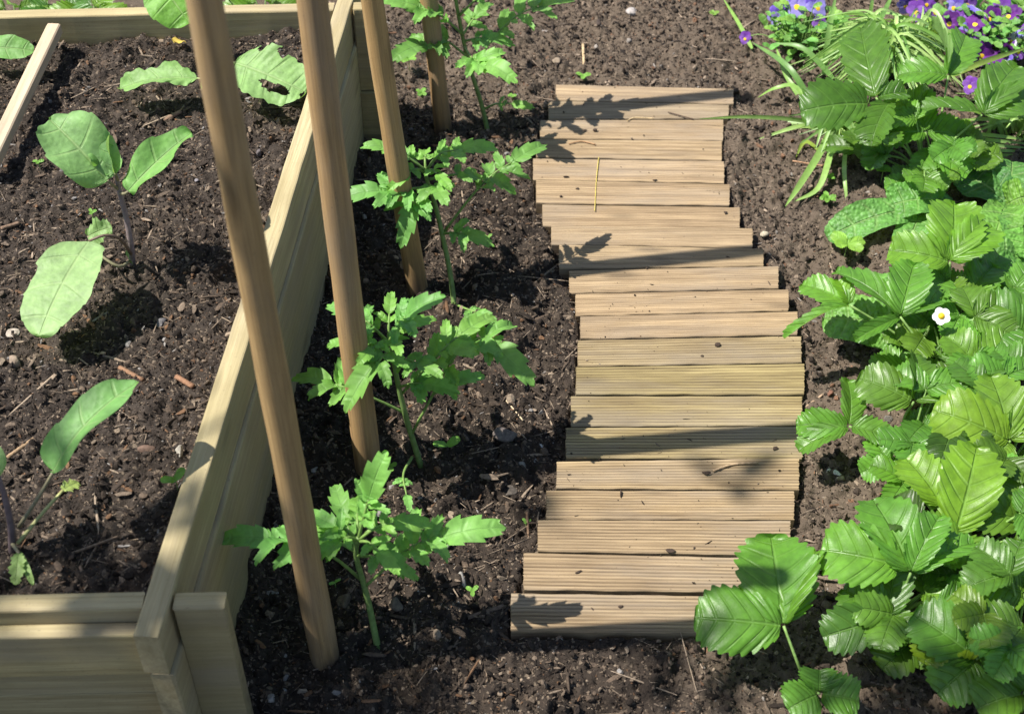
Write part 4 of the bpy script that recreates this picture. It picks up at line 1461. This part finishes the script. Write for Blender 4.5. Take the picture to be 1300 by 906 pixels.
def bulb(base, explicit, nrand, label, seed, length=(.10, .22), lean=(0, 0), cols=((1, 1, 1), (1.3, 1.2, 1.1), (.75, .85, .8))):
    rng = np.random.default_rng(seed)
    b = ground_at(*base)
    root = empty('bulb_plant', b, label, 'bulb plant', 'clumps of strap leaved bulbs near the violas')
    for (pts, wpx, tn) in explicit:
        mb = MB()
        P = [ray_point(*q) for q in pts]
        strap(mb, P, pw(wpx, P[0]), tn, rng)
        mb.build('leaf', [M_STRAP], root, b)
    for k in range(nrand):
        a = rng.uniform(0, 6.28)
        ln = rng.uniform(*length)
        o_ = b + np.array([rng.normal(0, .02), rng.normal(0, .02), 0])
        d = np.array([math.cos(a) + lean[0], math.sin(a) + lean[1], 0])
        hz = rng.uniform(.35, .9)
        m1 = o_ + d * ln * .3 * (1 - hz * .5) + np.array([0, 0, ln * hz * .65])
        e = o_ + d * ln * .85 + np.array([0, 0, max(.01, ln * (hz - .45) * rng.uniform(.1, 1.1))])
        mb = MB()
        c = np.array(cols[rng.integers(len(cols))]) * rng.uniform(.8, 1.2)
        strap(mb, [o_, m1, e], rng.uniform(.0045, .0095), c, rng)
        mb.build('leaf', [M_STRAP], root, b)
    return root


bulb((1066, 172), [
    ([(1062, 168, .02), (1018, 153, .05), (950, 148, .05), (888, 151, .035)], 6, (1, 1, .9)),
    ([(1050, 168, .02), (1018, 160, .04), (962, 177, .015)], 6, (1.5, 1.4, 1.3)),
    ([(1055, 165, .02), (1040, 195, .05), (1015, 235, .035), (997, 262, .015)], 9, (1.1, 1.15, .9)),
    ([(1060, 168, .02), (1052, 205, .05), (1038, 240, .03), (1008, 256, .015)], 8, (1.15, 1.15, .9)),
    ([(1076, 175, .02), (1072, 215, .06), (1076, 265, .02)], 6, (1.2, 1.2, 1.0)),
    ([(1034, 160, .02), (1012, 112, .06), (985, 112, .055), (962, 124, .02)], 6, (1.1, 1.2, .8)),
    ([(1030, 130, .03), (1000, 85, .08), (955, 54, .06)], 8, (.6, .75, .6)),
    ([(1058, 100, .06), (1020, 62, .10), (985, 55, .09)], 7, (.65, .8, .6)),
    ([(1020, 130, .02), (998, 95, .05), (985, 60, .06)], 7, (1.1, 1.15, .9)),
    ([(955, 62, .02), (938, 30, .03), (918, -2, .02)], 5, (1, 1.1, .7)),
    ([(1045, 95, .05), (1052, 40, .12), (1062, -10, .16)], 8, (.95, 1.05, .9)),
    ([(1100, 60, .10), (1120, 20, .13), (1135, -10, .15)], 7, (.6, .75, .55)),
    ([(1000, 155, .02), (1030, 158, .03), (1058, 160, .03)], 8, (1, 1, .8)),
    ([(1044, 195, .015), (1022, 180, .03), (1010, 200, .015)], 6, (1.3, 1.1, .6)),
], 46, 'green strap leaved bulb clump sprawling toward the path', 91, (.06, .14))
bulb((1118, 84), [], 130, 'dense clump of pale yellowish grassy bulb leaves behind the tall strawberries', 92, (.12, .23), (.0, -.2), ((1.4, 1.35, 1.3), (.9, 1.0, .7), (1.8, 1.6, 1.7), (.55, .75, .45), (.7, .85, .5)))
bulb((1150, 74), [], 40, 'smaller clump of grassy bulb leaves between two groups of violas', 93, (.12, .22), (-.2, -.1), ((1.5, 1.4, 1.4), (1.0, 1.1, .9), (1.8, 1.6, 1.8)))
bulb((1285, 170), [
    ([(1205, 96, .10), (1250, 78, .13), (1305, 60, .14)], 8, (1.2, 1.05, .7)),
] + [([(1215 + 6 * k, 168 + 5 * k, .03), (1260, 172 + 6 * k, .05), (1310, 178 + 5 * k, .04)], 5, (1.3 - .1 * (k % 3), 1.3 - .08 * (k % 3), 1.1)) for k in range(8)], 40,
    'flattened streaky clump of pale strap leaves at the right edge below the violas', 94, (.08, .18), (.2, -.1), ((1.2, 1.2, 1.0), (.8, .9, .7), (1.5, 1.4, 1.3)))

VC = {'blue': ((.15, .09, .46), (.30, .25, .62)), 'dark': ((.085, .012, .15), (.12, .02, .20)), 'mauve': ((.17, .05, .33), (.22, .09, .40)), 'pale': ((.26, .19, .70), (.55, .50, .62))}


def viola(base, flowers, nleaf, spread, label, seed):
    rng = np.random.default_rng(seed)
    b = ground_at(*base)
    root = empty('viola_plant', b, label, 'viola plant', 'flowering violas at the far right')
    mb = MB()
    for k in range(nleaf):
        a, rr = rng.uniform(0, 6.28), spread * math.sqrt(rng.uniform(.02, 1))
        hh = rng.uniform(.01, .085)
        q = b + np.array([rr * math.cos(a), rr * math.sin(a) * .9, hh])
        tube(mb, [b + (q - b) * .35 * np.array([1, 1, .2]), q], .0011, 5, 4, (.16, .28, .07), 1, False)
        d = unit(np.array([math.cos(a + rng.normal(0, .9)), math.sin(a + rng.normal(0, .9)), rng.uniform(-.2, .6)]))
        ln = rng.uniform(.016, .032)
        leaf(mb, q, q + d * ln, ln * .55, 'viola', None, .08, .2, 0, .05, 0, rtint(rng, .15, .12), 0, rng)
    mb.build('foliage', [M_TOM, M_STEM], root, b)
    for (px, py, h, col, r) in flowers:
        c = ray_point(px, py, h)
        r = pw(r * .98, c)
        nrm = unit(unit(CAMPOS - c) + rng.normal(0, .45, 3))
        ax_ = unit(np.cross(nrm, (0, 0, 1)))
        ay_ = -np.cross(nrm, ax_)
        if ay_[2] < 0:
            ay_ = -ay_
        mb = MB()
        st = b + (c - b) * .5
        st[2] = b[2] + .01
        tube(mb, [st, (st + c) / 2 + [0, 0, .01], c - nrm * .003], .0010, 5, 6, (.18, .30, .08), 1)
        upc, loc = VC[col]
        for (an, ln, wd, dz, cc) in ((R(62), 1.0, .95, -.0015, upc), (R(118), 1.0, .95, -.0012, upc), (R(8), .9, .8, 0, loc), (R(172), .9, .8, .0003, loc), (R(270), 1.0, 1.15, .0008, loc)):
            d = ax_ * math.cos(an) + ay_ * math.sin(an)
            leaf(mb, c + nrm * dz, c + nrm * (dz + .001) + d * r * ln, r * wd, 'plain', nrm, .06, .04, 0, .05, 0, np.array(cc) * rng.uniform(.85, 1.15), 0, rng)
        fo = mb.build('flower', [M_PETAL, M_STEM], root, b)
        mb = MB()
        leaf(mb, c + nrm * .0022, c + nrm * .0030 - ay_ * r * .4, r * .4, 'plain', nrm, .06, .0, 0, 0, 0, (.80, .55, .03), 0, rng)
        mb.build('flower_centre', M_PETAL, fo, b)
    return root


viola((1018, 58), [(988, 22, .07, 'blue', 17), (1012, 6, .10, 'blue', 18), (1036, 8, .10, 'blue', 18), (1040, 31, .08, 'mauve', 11), (996, 30, .06, 'pale', 14), (1024, -14, .10, 'blue', 16), (946, 48, .03, 'mauve', 9)],
      150, .085, 'viola with blue violet flowers left of the grassy bulb clump', 101)
viola((1236, 62), [(1243, 14, .11, 'pale', 18), (1239, 30, .10, 'dark', 16), (1163, 14, .09, 'mauve', 15), (1188, 14, .09, 'mauve', 14), (1206, 28, .09, 'dark', 15), (1222, 24, .09, 'mauve', 14), (1228, 42, .08, 'blue', 14),
                   (1215, 44, .08, 'dark', 13), (1253, 48, .08, 'dark', 17), (1246, 68, .07, 'dark', 17), (1234, 72, .065, 'mauve', 12), (1176, 4, .10, 'mauve', 12), (1228, 4, .10, 'mauve', 14), (1212, 8, .10, 'blue', 14), (1150, 6, .09, 'blue', 14), (1262, 38, .085, 'blue', 14), (1240, 56, .08, 'mauve', 13)],
      210, .105, 'viola with mixed purple, blue and yellow faced flowers behind the strawberries', 102)
viola((1288, 66), [(1259, 22, .10, 'dark', 15), (1283, 20, .10, 'dark', 16), (1286, 52, .08, 'pale', 16), (1270, 54, .075, 'dark', 15), (1262, 74, .065, 'dark', 16), (1298, 42, .085, 'mauve', 14), (1275, 78, .06, 'blue', 13), (1278, 66, .07, 'dark', 12), (1272, 8, .105, 'mauve', 14), (1295, 6, .105, 'dark', 14), (1292, 64, .07, 'mauve', 13), (1232, 108, .10, 'mauve', 12)],
      150, .09, 'viola with almost black purple flowers and one white faced flower at the right edge', 103)


# ------------------------------------------------------------------ small weeds and seedlings
def seedling(px, py, size, label, seed, nl=4, tint=(1.2, 1.15, .8), where=ground_at, h=.012, kind='viola'):
    rng = np.random.default_rng(seed)
    b = where(px, py)
    mb = MB()
    tube(mb, [b - [0, 0, .004], b + [0, 0, h]], .0009, 5, 4, (.24, .36, .10), 1)
    for k in range(nl):
        a = 6.28 * k / nl + rng.uniform(0, 1)
        d = unit(np.array([math.cos(a), math.sin(a), rng.uniform(-.1, .5)]))
        leaf(mb, b + [0, 0, h], b + [0, 0, h] + d * size, size * .6, kind, None, .08, .15, 0, .05, 0, np.array(tint) * rng.uniform(.85, 1.1), 0, rng)
    o = mb.build('weed_seedling', [M_TOM, M_STEM], None, b)
    tag(o, label, 'weed', 'small weed seedlings in the soil')


SEEDLINGS = [
    (520, 90, .020, 'small round leaved weed just left of the farthest stake', 5, {'h': .03}), (536, 124, .014, 'tiny fern like weed at the left foot of the farthest stake', 6, {}),
    (650, 128, .010, 'pinhead sprout beside the low leaf of the farthest tomato', 4, {}), (398, 240, .030, 'weed poking out against the bed side behind the second nearest stake', 3, {'h': .02, 'tint': (.7, .9, .8)}),
    (324, 496, .034, 'shaded blue green weed against the bed side by the nearest stake', 4, {'h': .03, 'tint': (.6, .85, .85)}), (620, 308, .010, 'lone speck of a sprout between the far stakes and the planks', 3, {}),
    (740, 100, .018, 'short grassy sprout beyond the far end of the path', 3, {'h': .006}), (1072, 326, .034, 'yellow green toothed weed on bare soil below the flat primrose leaf', 5, {'h': .03, 'kind': 'strawberry', 'tint': (1.5, 1.25, .8)}),
    (1118, 232, .018, 'pale frothy weed under the tall strawberry clump', 7, {'h': .03}), (568, 572, .024, 'narrow leaved seedling right of the middle tomato stem', 2, {'h': .012}),
    (906, 24, .014, 'faint yellowish weed on the open soil at the top', 4, {'tint': (1.5, 1.2, .9)}), (1052, 232, .014, 'small sprig growing among the sprawling strap leaves', 5, {}),
    (496, 598, .012, 'little sprout between the second stake and the middle tomato', 3, {}), (668, 668, .008, 'tiny sprout near the left end of the wide near planks', 3, {}),
    (600, 756, .011, 'two leaved sprout beside the grey clod near the nearest tomato', 3, {}), (426, 745, .010, 'tiny sprout in shade right of the nearest stake', 2, {}),
    (1050, 258, .016, 'low pale weed left of the flat primrose leaf', 6, {}), (1108, 210, .02, 'leafy weed in the shade left of the tall strawberry stalks', 6, {'h': .03})]
for k, (px, py, sz, lb, nl, kw) in enumerate(SEEDLINGS):
    seedling(px, py, sz, lb, 500 + k, nl, **kw)
for k, (px, py, sz, lb, nl) in enumerate([(50, 210, .010, 'sprout in the compost below the batten', 3), (118, 275, .009, 'sprout in the compost left of the cupped aubergine', 3), (226, 622, .020, 'curved seedling at the inner edge of the bed side', 2),
                                       (313, 40, .018, 'pinkish lobed weed against the far bed plank', 5)]):
    seedling(px, py, sz, lb, 540 + k, nl, where=bed_at, tint=(1.3, .75, .9) if k == 3 else (1.2, 1.15, .8), h=.02 if k > 1 else .008)

# low soft weeds along the strawberry strip's edge
# ------------------------------------------------------------------ stones, chips, twigs
def stone(p, r, col, label, seed, flat=.7, name='pebble', cat='stone', group='loose stones and clods on the soil'):
    rng = np.random.default_rng(seed)
    v = rock_templates(ico(3), 1, rng, .025)[0]
    mb = MB()
    r *= .85
    col = tuple(np.array(col) * .75)
    mb.add(v * [r, r, r * flat] + p + [0, 0, r * flat * .35], ICO3F, None, col, 0)
    o = mb.build(name, M_DEBRIS, None, p)
    tag(o, label, cat, group)


ICO3F = ico(3)[1]
ST = [(bed_at, 18, 463, .0165, (.34, .26, .19), 'rounded tan pebble at the left edge of the bed soil'), (bed_at, 17, 424, .012, (.42, .36, .29), 'pale pebble just above the tan one at the bed left edge'),
      (bed_at, 228, 574, .010, (.46, .42, .35), 'pale stone chip beside the bed side plank, low in the bed'), (bed_at, 186, 572, .013, (.17, .11, .08), 'brown stone left of the pale chip in the bed'),
      (bed_at, 130, 449, .007, (.36, .27, .18), 'small buff stone under the drooping aubergine leaf shadow'), (bed_at, 206, 412, .014, (.16, .15, .15), 'slate grey flake in the sunlit middle of the bed'),
      (bed_at, 250, 230, .007, (.28, .26, .27), 'grey grain right of the cupped aubergine leaves'), (bed_at, 330, 196, .012, (.15, .13, .13), 'dark angular stone near the upper bed side'),
      (ground_at, 642, 553, .019, (.15, .125, .11), 'rough grey brown stone between the middle tomato and the planks'), (ground_at, 662, 592, .009, (.26, .24, .20), 'small grey pebble near the left plank ends, below the rough stone'),
      (ground_at, 586, 742, .023, (.30, .28, .25), 'pale ash grey clod in front of the nearest tomato'), (ground_at, 504, 768, .014, (.15, .12, .09), 'brown stone right of the nearest tomato stem'),
      (ground_at, 500, 742, .016, (.10, .08, .06), 'dark lump behind the brown stone by the nearest tomato'), (ground_at, 437, 764, .014, (.13, .10, .07), 'small lump in shade right of the nearest stake'),
      (ground_at, 802, 18, .022, (.44, .40, .37), 'flat whitish stone on the open soil at the top'), (ground_at, 1052, 598, .008, (.72, .70, .64), 'white shell chip on the soil right of the planks'),
      (ground_at, 1063, 601, .007, (.66, .66, .60), 'second white chip touching the shell chip'), (ground_at, 1066, 608, .009, (.40, .33, .24), 'buff chip below the two white chips'),
      (ground_at, 970, 298, .008, (.50, .44, .32), 'pale flake beside the right plank ends in mid path'), (ground_at, 706, 78, .010, (.32, .25, .18), 'buff stone beyond the far left plank corner'),
      (ground_at, 1054, 500, .012, (.24, .12, .08), 'reddish stone on the soil by the pale stalked strawberry leaf'), (ground_at, 648, 625, .013, (.10, .085, .07), 'dark clod left of the tan planks'),
      (ground_at, 686, 567, .006, (.70, .68, .62), 'bright white grit beside the greenish planks'), (ground_at, 760, 30, .012, (.08, .06, .05), 'dark clod on open soil left of the whitish stone')]
for k, (wh, px, py, r, c, lb) in enumerate(ST):
    stone(wh(px, py), r, c, lb, 600 + k, .75)


def on_board(px, py):
    return ray_point(px, py, BOARD_TOP + .001)


def stick(pts, r, col, label, name='twig', cat='twig', flat=False):
    mb = MB()
    P = [p + np.array([0, 0, (r[0] if np.ndim(r) else r) * .8]) for p in pts]
    tube(mb, P, r, 6, max(6, 5 * len(P)), col, 0)
    o = mb.build(name, M_DEBRIS, None, P[0])
    tag(o, label, cat, 'twigs and straws lying about')


STICKS = [(bed_at, [(152, 468), (182, 484)], .0035, (.21, .12, .07), 'reddish wood splinter in the bed above the raised broad leaf'), (bed_at, [(224, 480), (246, 493)], .0042, (.22, .12, .07), 'short red brown chip near the bed side plank'),
          (bed_at, [(10, 582), (44, 558)], .003, (.28, .19, .11), 'brown twig at the left of the bed above the near aubergine'), (bed_at, [(100, 455), (115, 466)], .0012, (.3, .23, .16), 'thin root strand below the drooping leaf shadow'),
          (bed_at, [(2, 292), (25, 285)], .0035, (.18, .12, .08), 'dark bark strip at the left edge below the batten'), (bed_at, [(204, 157), (232, 143)], .004, (.20, .13, .09), 'bark strip on the compost below the ragged leaf'),
          (bed_at, [(92, 703), (150, 682)], .002, (.18, .13, .09), 'long thin root in the shaded near bed'), (bed_at, [(102, 720), (112, 746)], .002, (.2, .14, .1), 'short root by the front plank'),
          (ground_at, [(740, 58), (742, 92)], .0035, (.42, .31, .18), 'upright pale splinter standing beyond the far end of the path'), (ground_at, [(642, 508), (664, 534)], .0014, (.5, .4, .26), 'straw bit on soil left of the greenish planks'),
          (ground_at, [(422, 632), (448, 606)], .0018, (.20, .15, .11), 'thin twig in the shade right of the nearest stake'), (ground_at, [(1022, 518), (1044, 502)], .0022, (.34, .24, .16), 'short twig right of the greenish planks'),
          (ground_at, [(594, 785), (640, 770)], .0035, (.11, .08, .06), 'dark root below the ash grey clod'), (ground_at, [(1006, 205), (1048, 212)], .0016, (.34, .2, .12), 'reddish stem under the sprawling strap leaves'),
          (ground_at, [(1042, 720), (1066, 722)], .0018, (.42, .18, .14), 'pink runner stub beside the big near strawberry leaf'), (ground_at, [(669, 650), (671, 685)], .0022, (.17, .11, .07), 'twig standing close to the near left plank ends'),
          (on_board, [(760, 200), (757, 230), (755, 268)], .0009, (.50, .40, .10), 'thin yellow straw lying across two far planks'), (on_board, [(722, 183), (738, 180), (756, 184)], .0014, (.36, .22, .12), 'curved twig on the fourth plank left end'),
          (on_board, [(796, 154), (806, 150), (830, 151)], .0011, (.48, .36, .2), 'pale splinter on the edge of the third plank'), (on_board, [(905, 598), (930, 590), (962, 588)], .0018, (.42, .30, .18), 'curled bark sliver on the tan plank'),
          (on_board, [(848, 143), (880, 152)], .0013, (.10, .07, .05), 'dark twig bits on the grey far plank')]
for (wh, pts, r, c, lb) in STICKS:
    stick([wh(*q) for q in pts], r, c, lb)
CH = [(788, 627, .004, .010, 1.57, 'dark oblong chip standing along the tan plank'), (852, 699, .0035, .0075, 0, 'dark oval bark chip on a ridged near plank'), (896, 601, .003, .008, .1, 'brown flake on the tan plank near the sliver'),
      (756, 166, .006, .006, 0, 'small clod of earth sitting on a far plank'), (911, 438, .004, .006, 0, 'dark speck of earth on the olive plank'), (742, 166, .003, .005, 0, 'crumb left of the clod on the far plank'),
      (719, 225, .0035, .006, 0, 'dark crumb at the left of the longest far plank'), (984, 569, .003, .007, .4, 'small brown chip at the right end of the nearest greenish plank'), (893, 190, .002, .005, .3, 'dark fleck on the right of the fourth plank'),
      (733, 240, .003, .005, 0, 'earth crumb on the plank under the straw'), (712, 250, .003, .005, .6, 'earth crumb at the left end of the plank under the straw'), (832, 229, .002, .007, .1, 'flat fleck between two far planks'),
      (921, 270, .003, .004, 0, 'small fleck at the right of the plank beyond leaf shadows'), (880, 740, .002, .005, .4, 'dark fleck on the grey brown plank beside the big leaf'), (788, 770, .002, .006, .3, 'dark fleck on the nearest plank, middle'),
      (752, 773, .002, .005, 2.0, 'dark fleck on the nearest plank, left of the middle one'), (734, 726, .002, .005, .5, 'dark fleck on the left half of the grey brown plank')]
for k, (px, py, wy, wx, rot, lb) in enumerate(CH):
    p = on_board(px, py)
    rng = np.random.default_rng(700 + k)
    v = rock_templates(ICO2, 1, rng, .06)[0] * [wx, wy, min(wx, wy) * .7]
    ca, sa = math.cos(rot), math.sin(rot)
    v = v @ np.array([[ca, sa, 0], [-sa, ca, 0], [0, 0, 1]])
    mb = MB()
    mb.add(v + p + [0, 0, .0015], ICO2[1], None, (.055, .038, .028), 0)
    o = mb.build('bark_chip' if k not in (3, 4, 5, 6, 9, 10) else 'soil_clod', M_DEBRIS, None, p)
    tag(o, lb, 'debris', 'bits lying on the planks')
# yellow fallen leaf in the bed
p = bed_at(232, 52, .006)
mb = MB()
leaf(mb, p, bed_at(222, 58, .006) + [-.0, 0, .006], .026, 'plain', (0, -.3, 1), .1, .1, 0, .1, 0, (.62, .46, .10), 0)
o = mb.build('fallen_leaf', M_PETAL, None, p)
tag(o, 'small yellow fallen leaf on the compost near the far plank', 'fallen leaf')

# ------------------------------------------------------------------ unseen trunk and crown, added outside the frame to shade the near left corner
rng = np.random.default_rng(321)
tb = np.array([-3.0, .25, 0.0])
added_tree = empty('added_tree', tb, 'unseen leafy trunk and crown added beyond the near left corner of the bed, shading it', 'added_tree')
mb = MB()
tube(mb, [tb - [0, 0, .1], tb + [.05, .02, 1.2], tb + [.15, .15, 2.4], tb + [.3, .25, 3.4]], [.07, .06, .045, .02], 12, 20, (.20, .16, .12), 0)
for e in ((1.2, .75, 3.3), (1.5, .35, 3.15), (.9, 1.0, 3.2), (.2, -.6, 3.4), (1.7, .7, 3.25)):
    tube(mb, [tb + [.13, .12, 2.2], tb + np.array(e) * [.5, .5, .88], tb + np.array(e)], [.03, .018, .006], 8, 10, (.20, .16, .12), 0)
mb.build('trunk', M_STEM, added_tree, tb)
mb = MB()
shade = [(-.62, .98, .34, .22, 95), (-.30, 1.08, .20, .14, 55), (.28, 1.48, .05, .015, 4), (-.02, 1.42, .06, .02, 4), (.14, 1.10, .12, .05, 9), (.54, 1.06, .16, .07, 42), (-.9, 1.4, .2, .12, 40)]
for (sx, sy, rx, ry, cnt) in shade:
    for k in range(cnt):
        a, q = rng.uniform(0, 6.28), math.sqrt(rng.random())
        t = rng.uniform(3.3, 4.3)
        p = np.array([sx + rx * q * math.cos(a), sy + ry * q * math.sin(a), .15]) + SUNV * t
        d = unit(rng.normal(0, 1, 3) * [1, 1, .5])
        ln = rng.uniform(.05, .08)
        leaf(mb, p, p + d * ln, ln * .6, 'plain', (0, 0, 1) + rng.normal(0, .4, 3), .05, .2, 0, .05, 0, rtint(rng), 0, rng)
mb.build('crown', [M_STRAW], added_tree, tb)
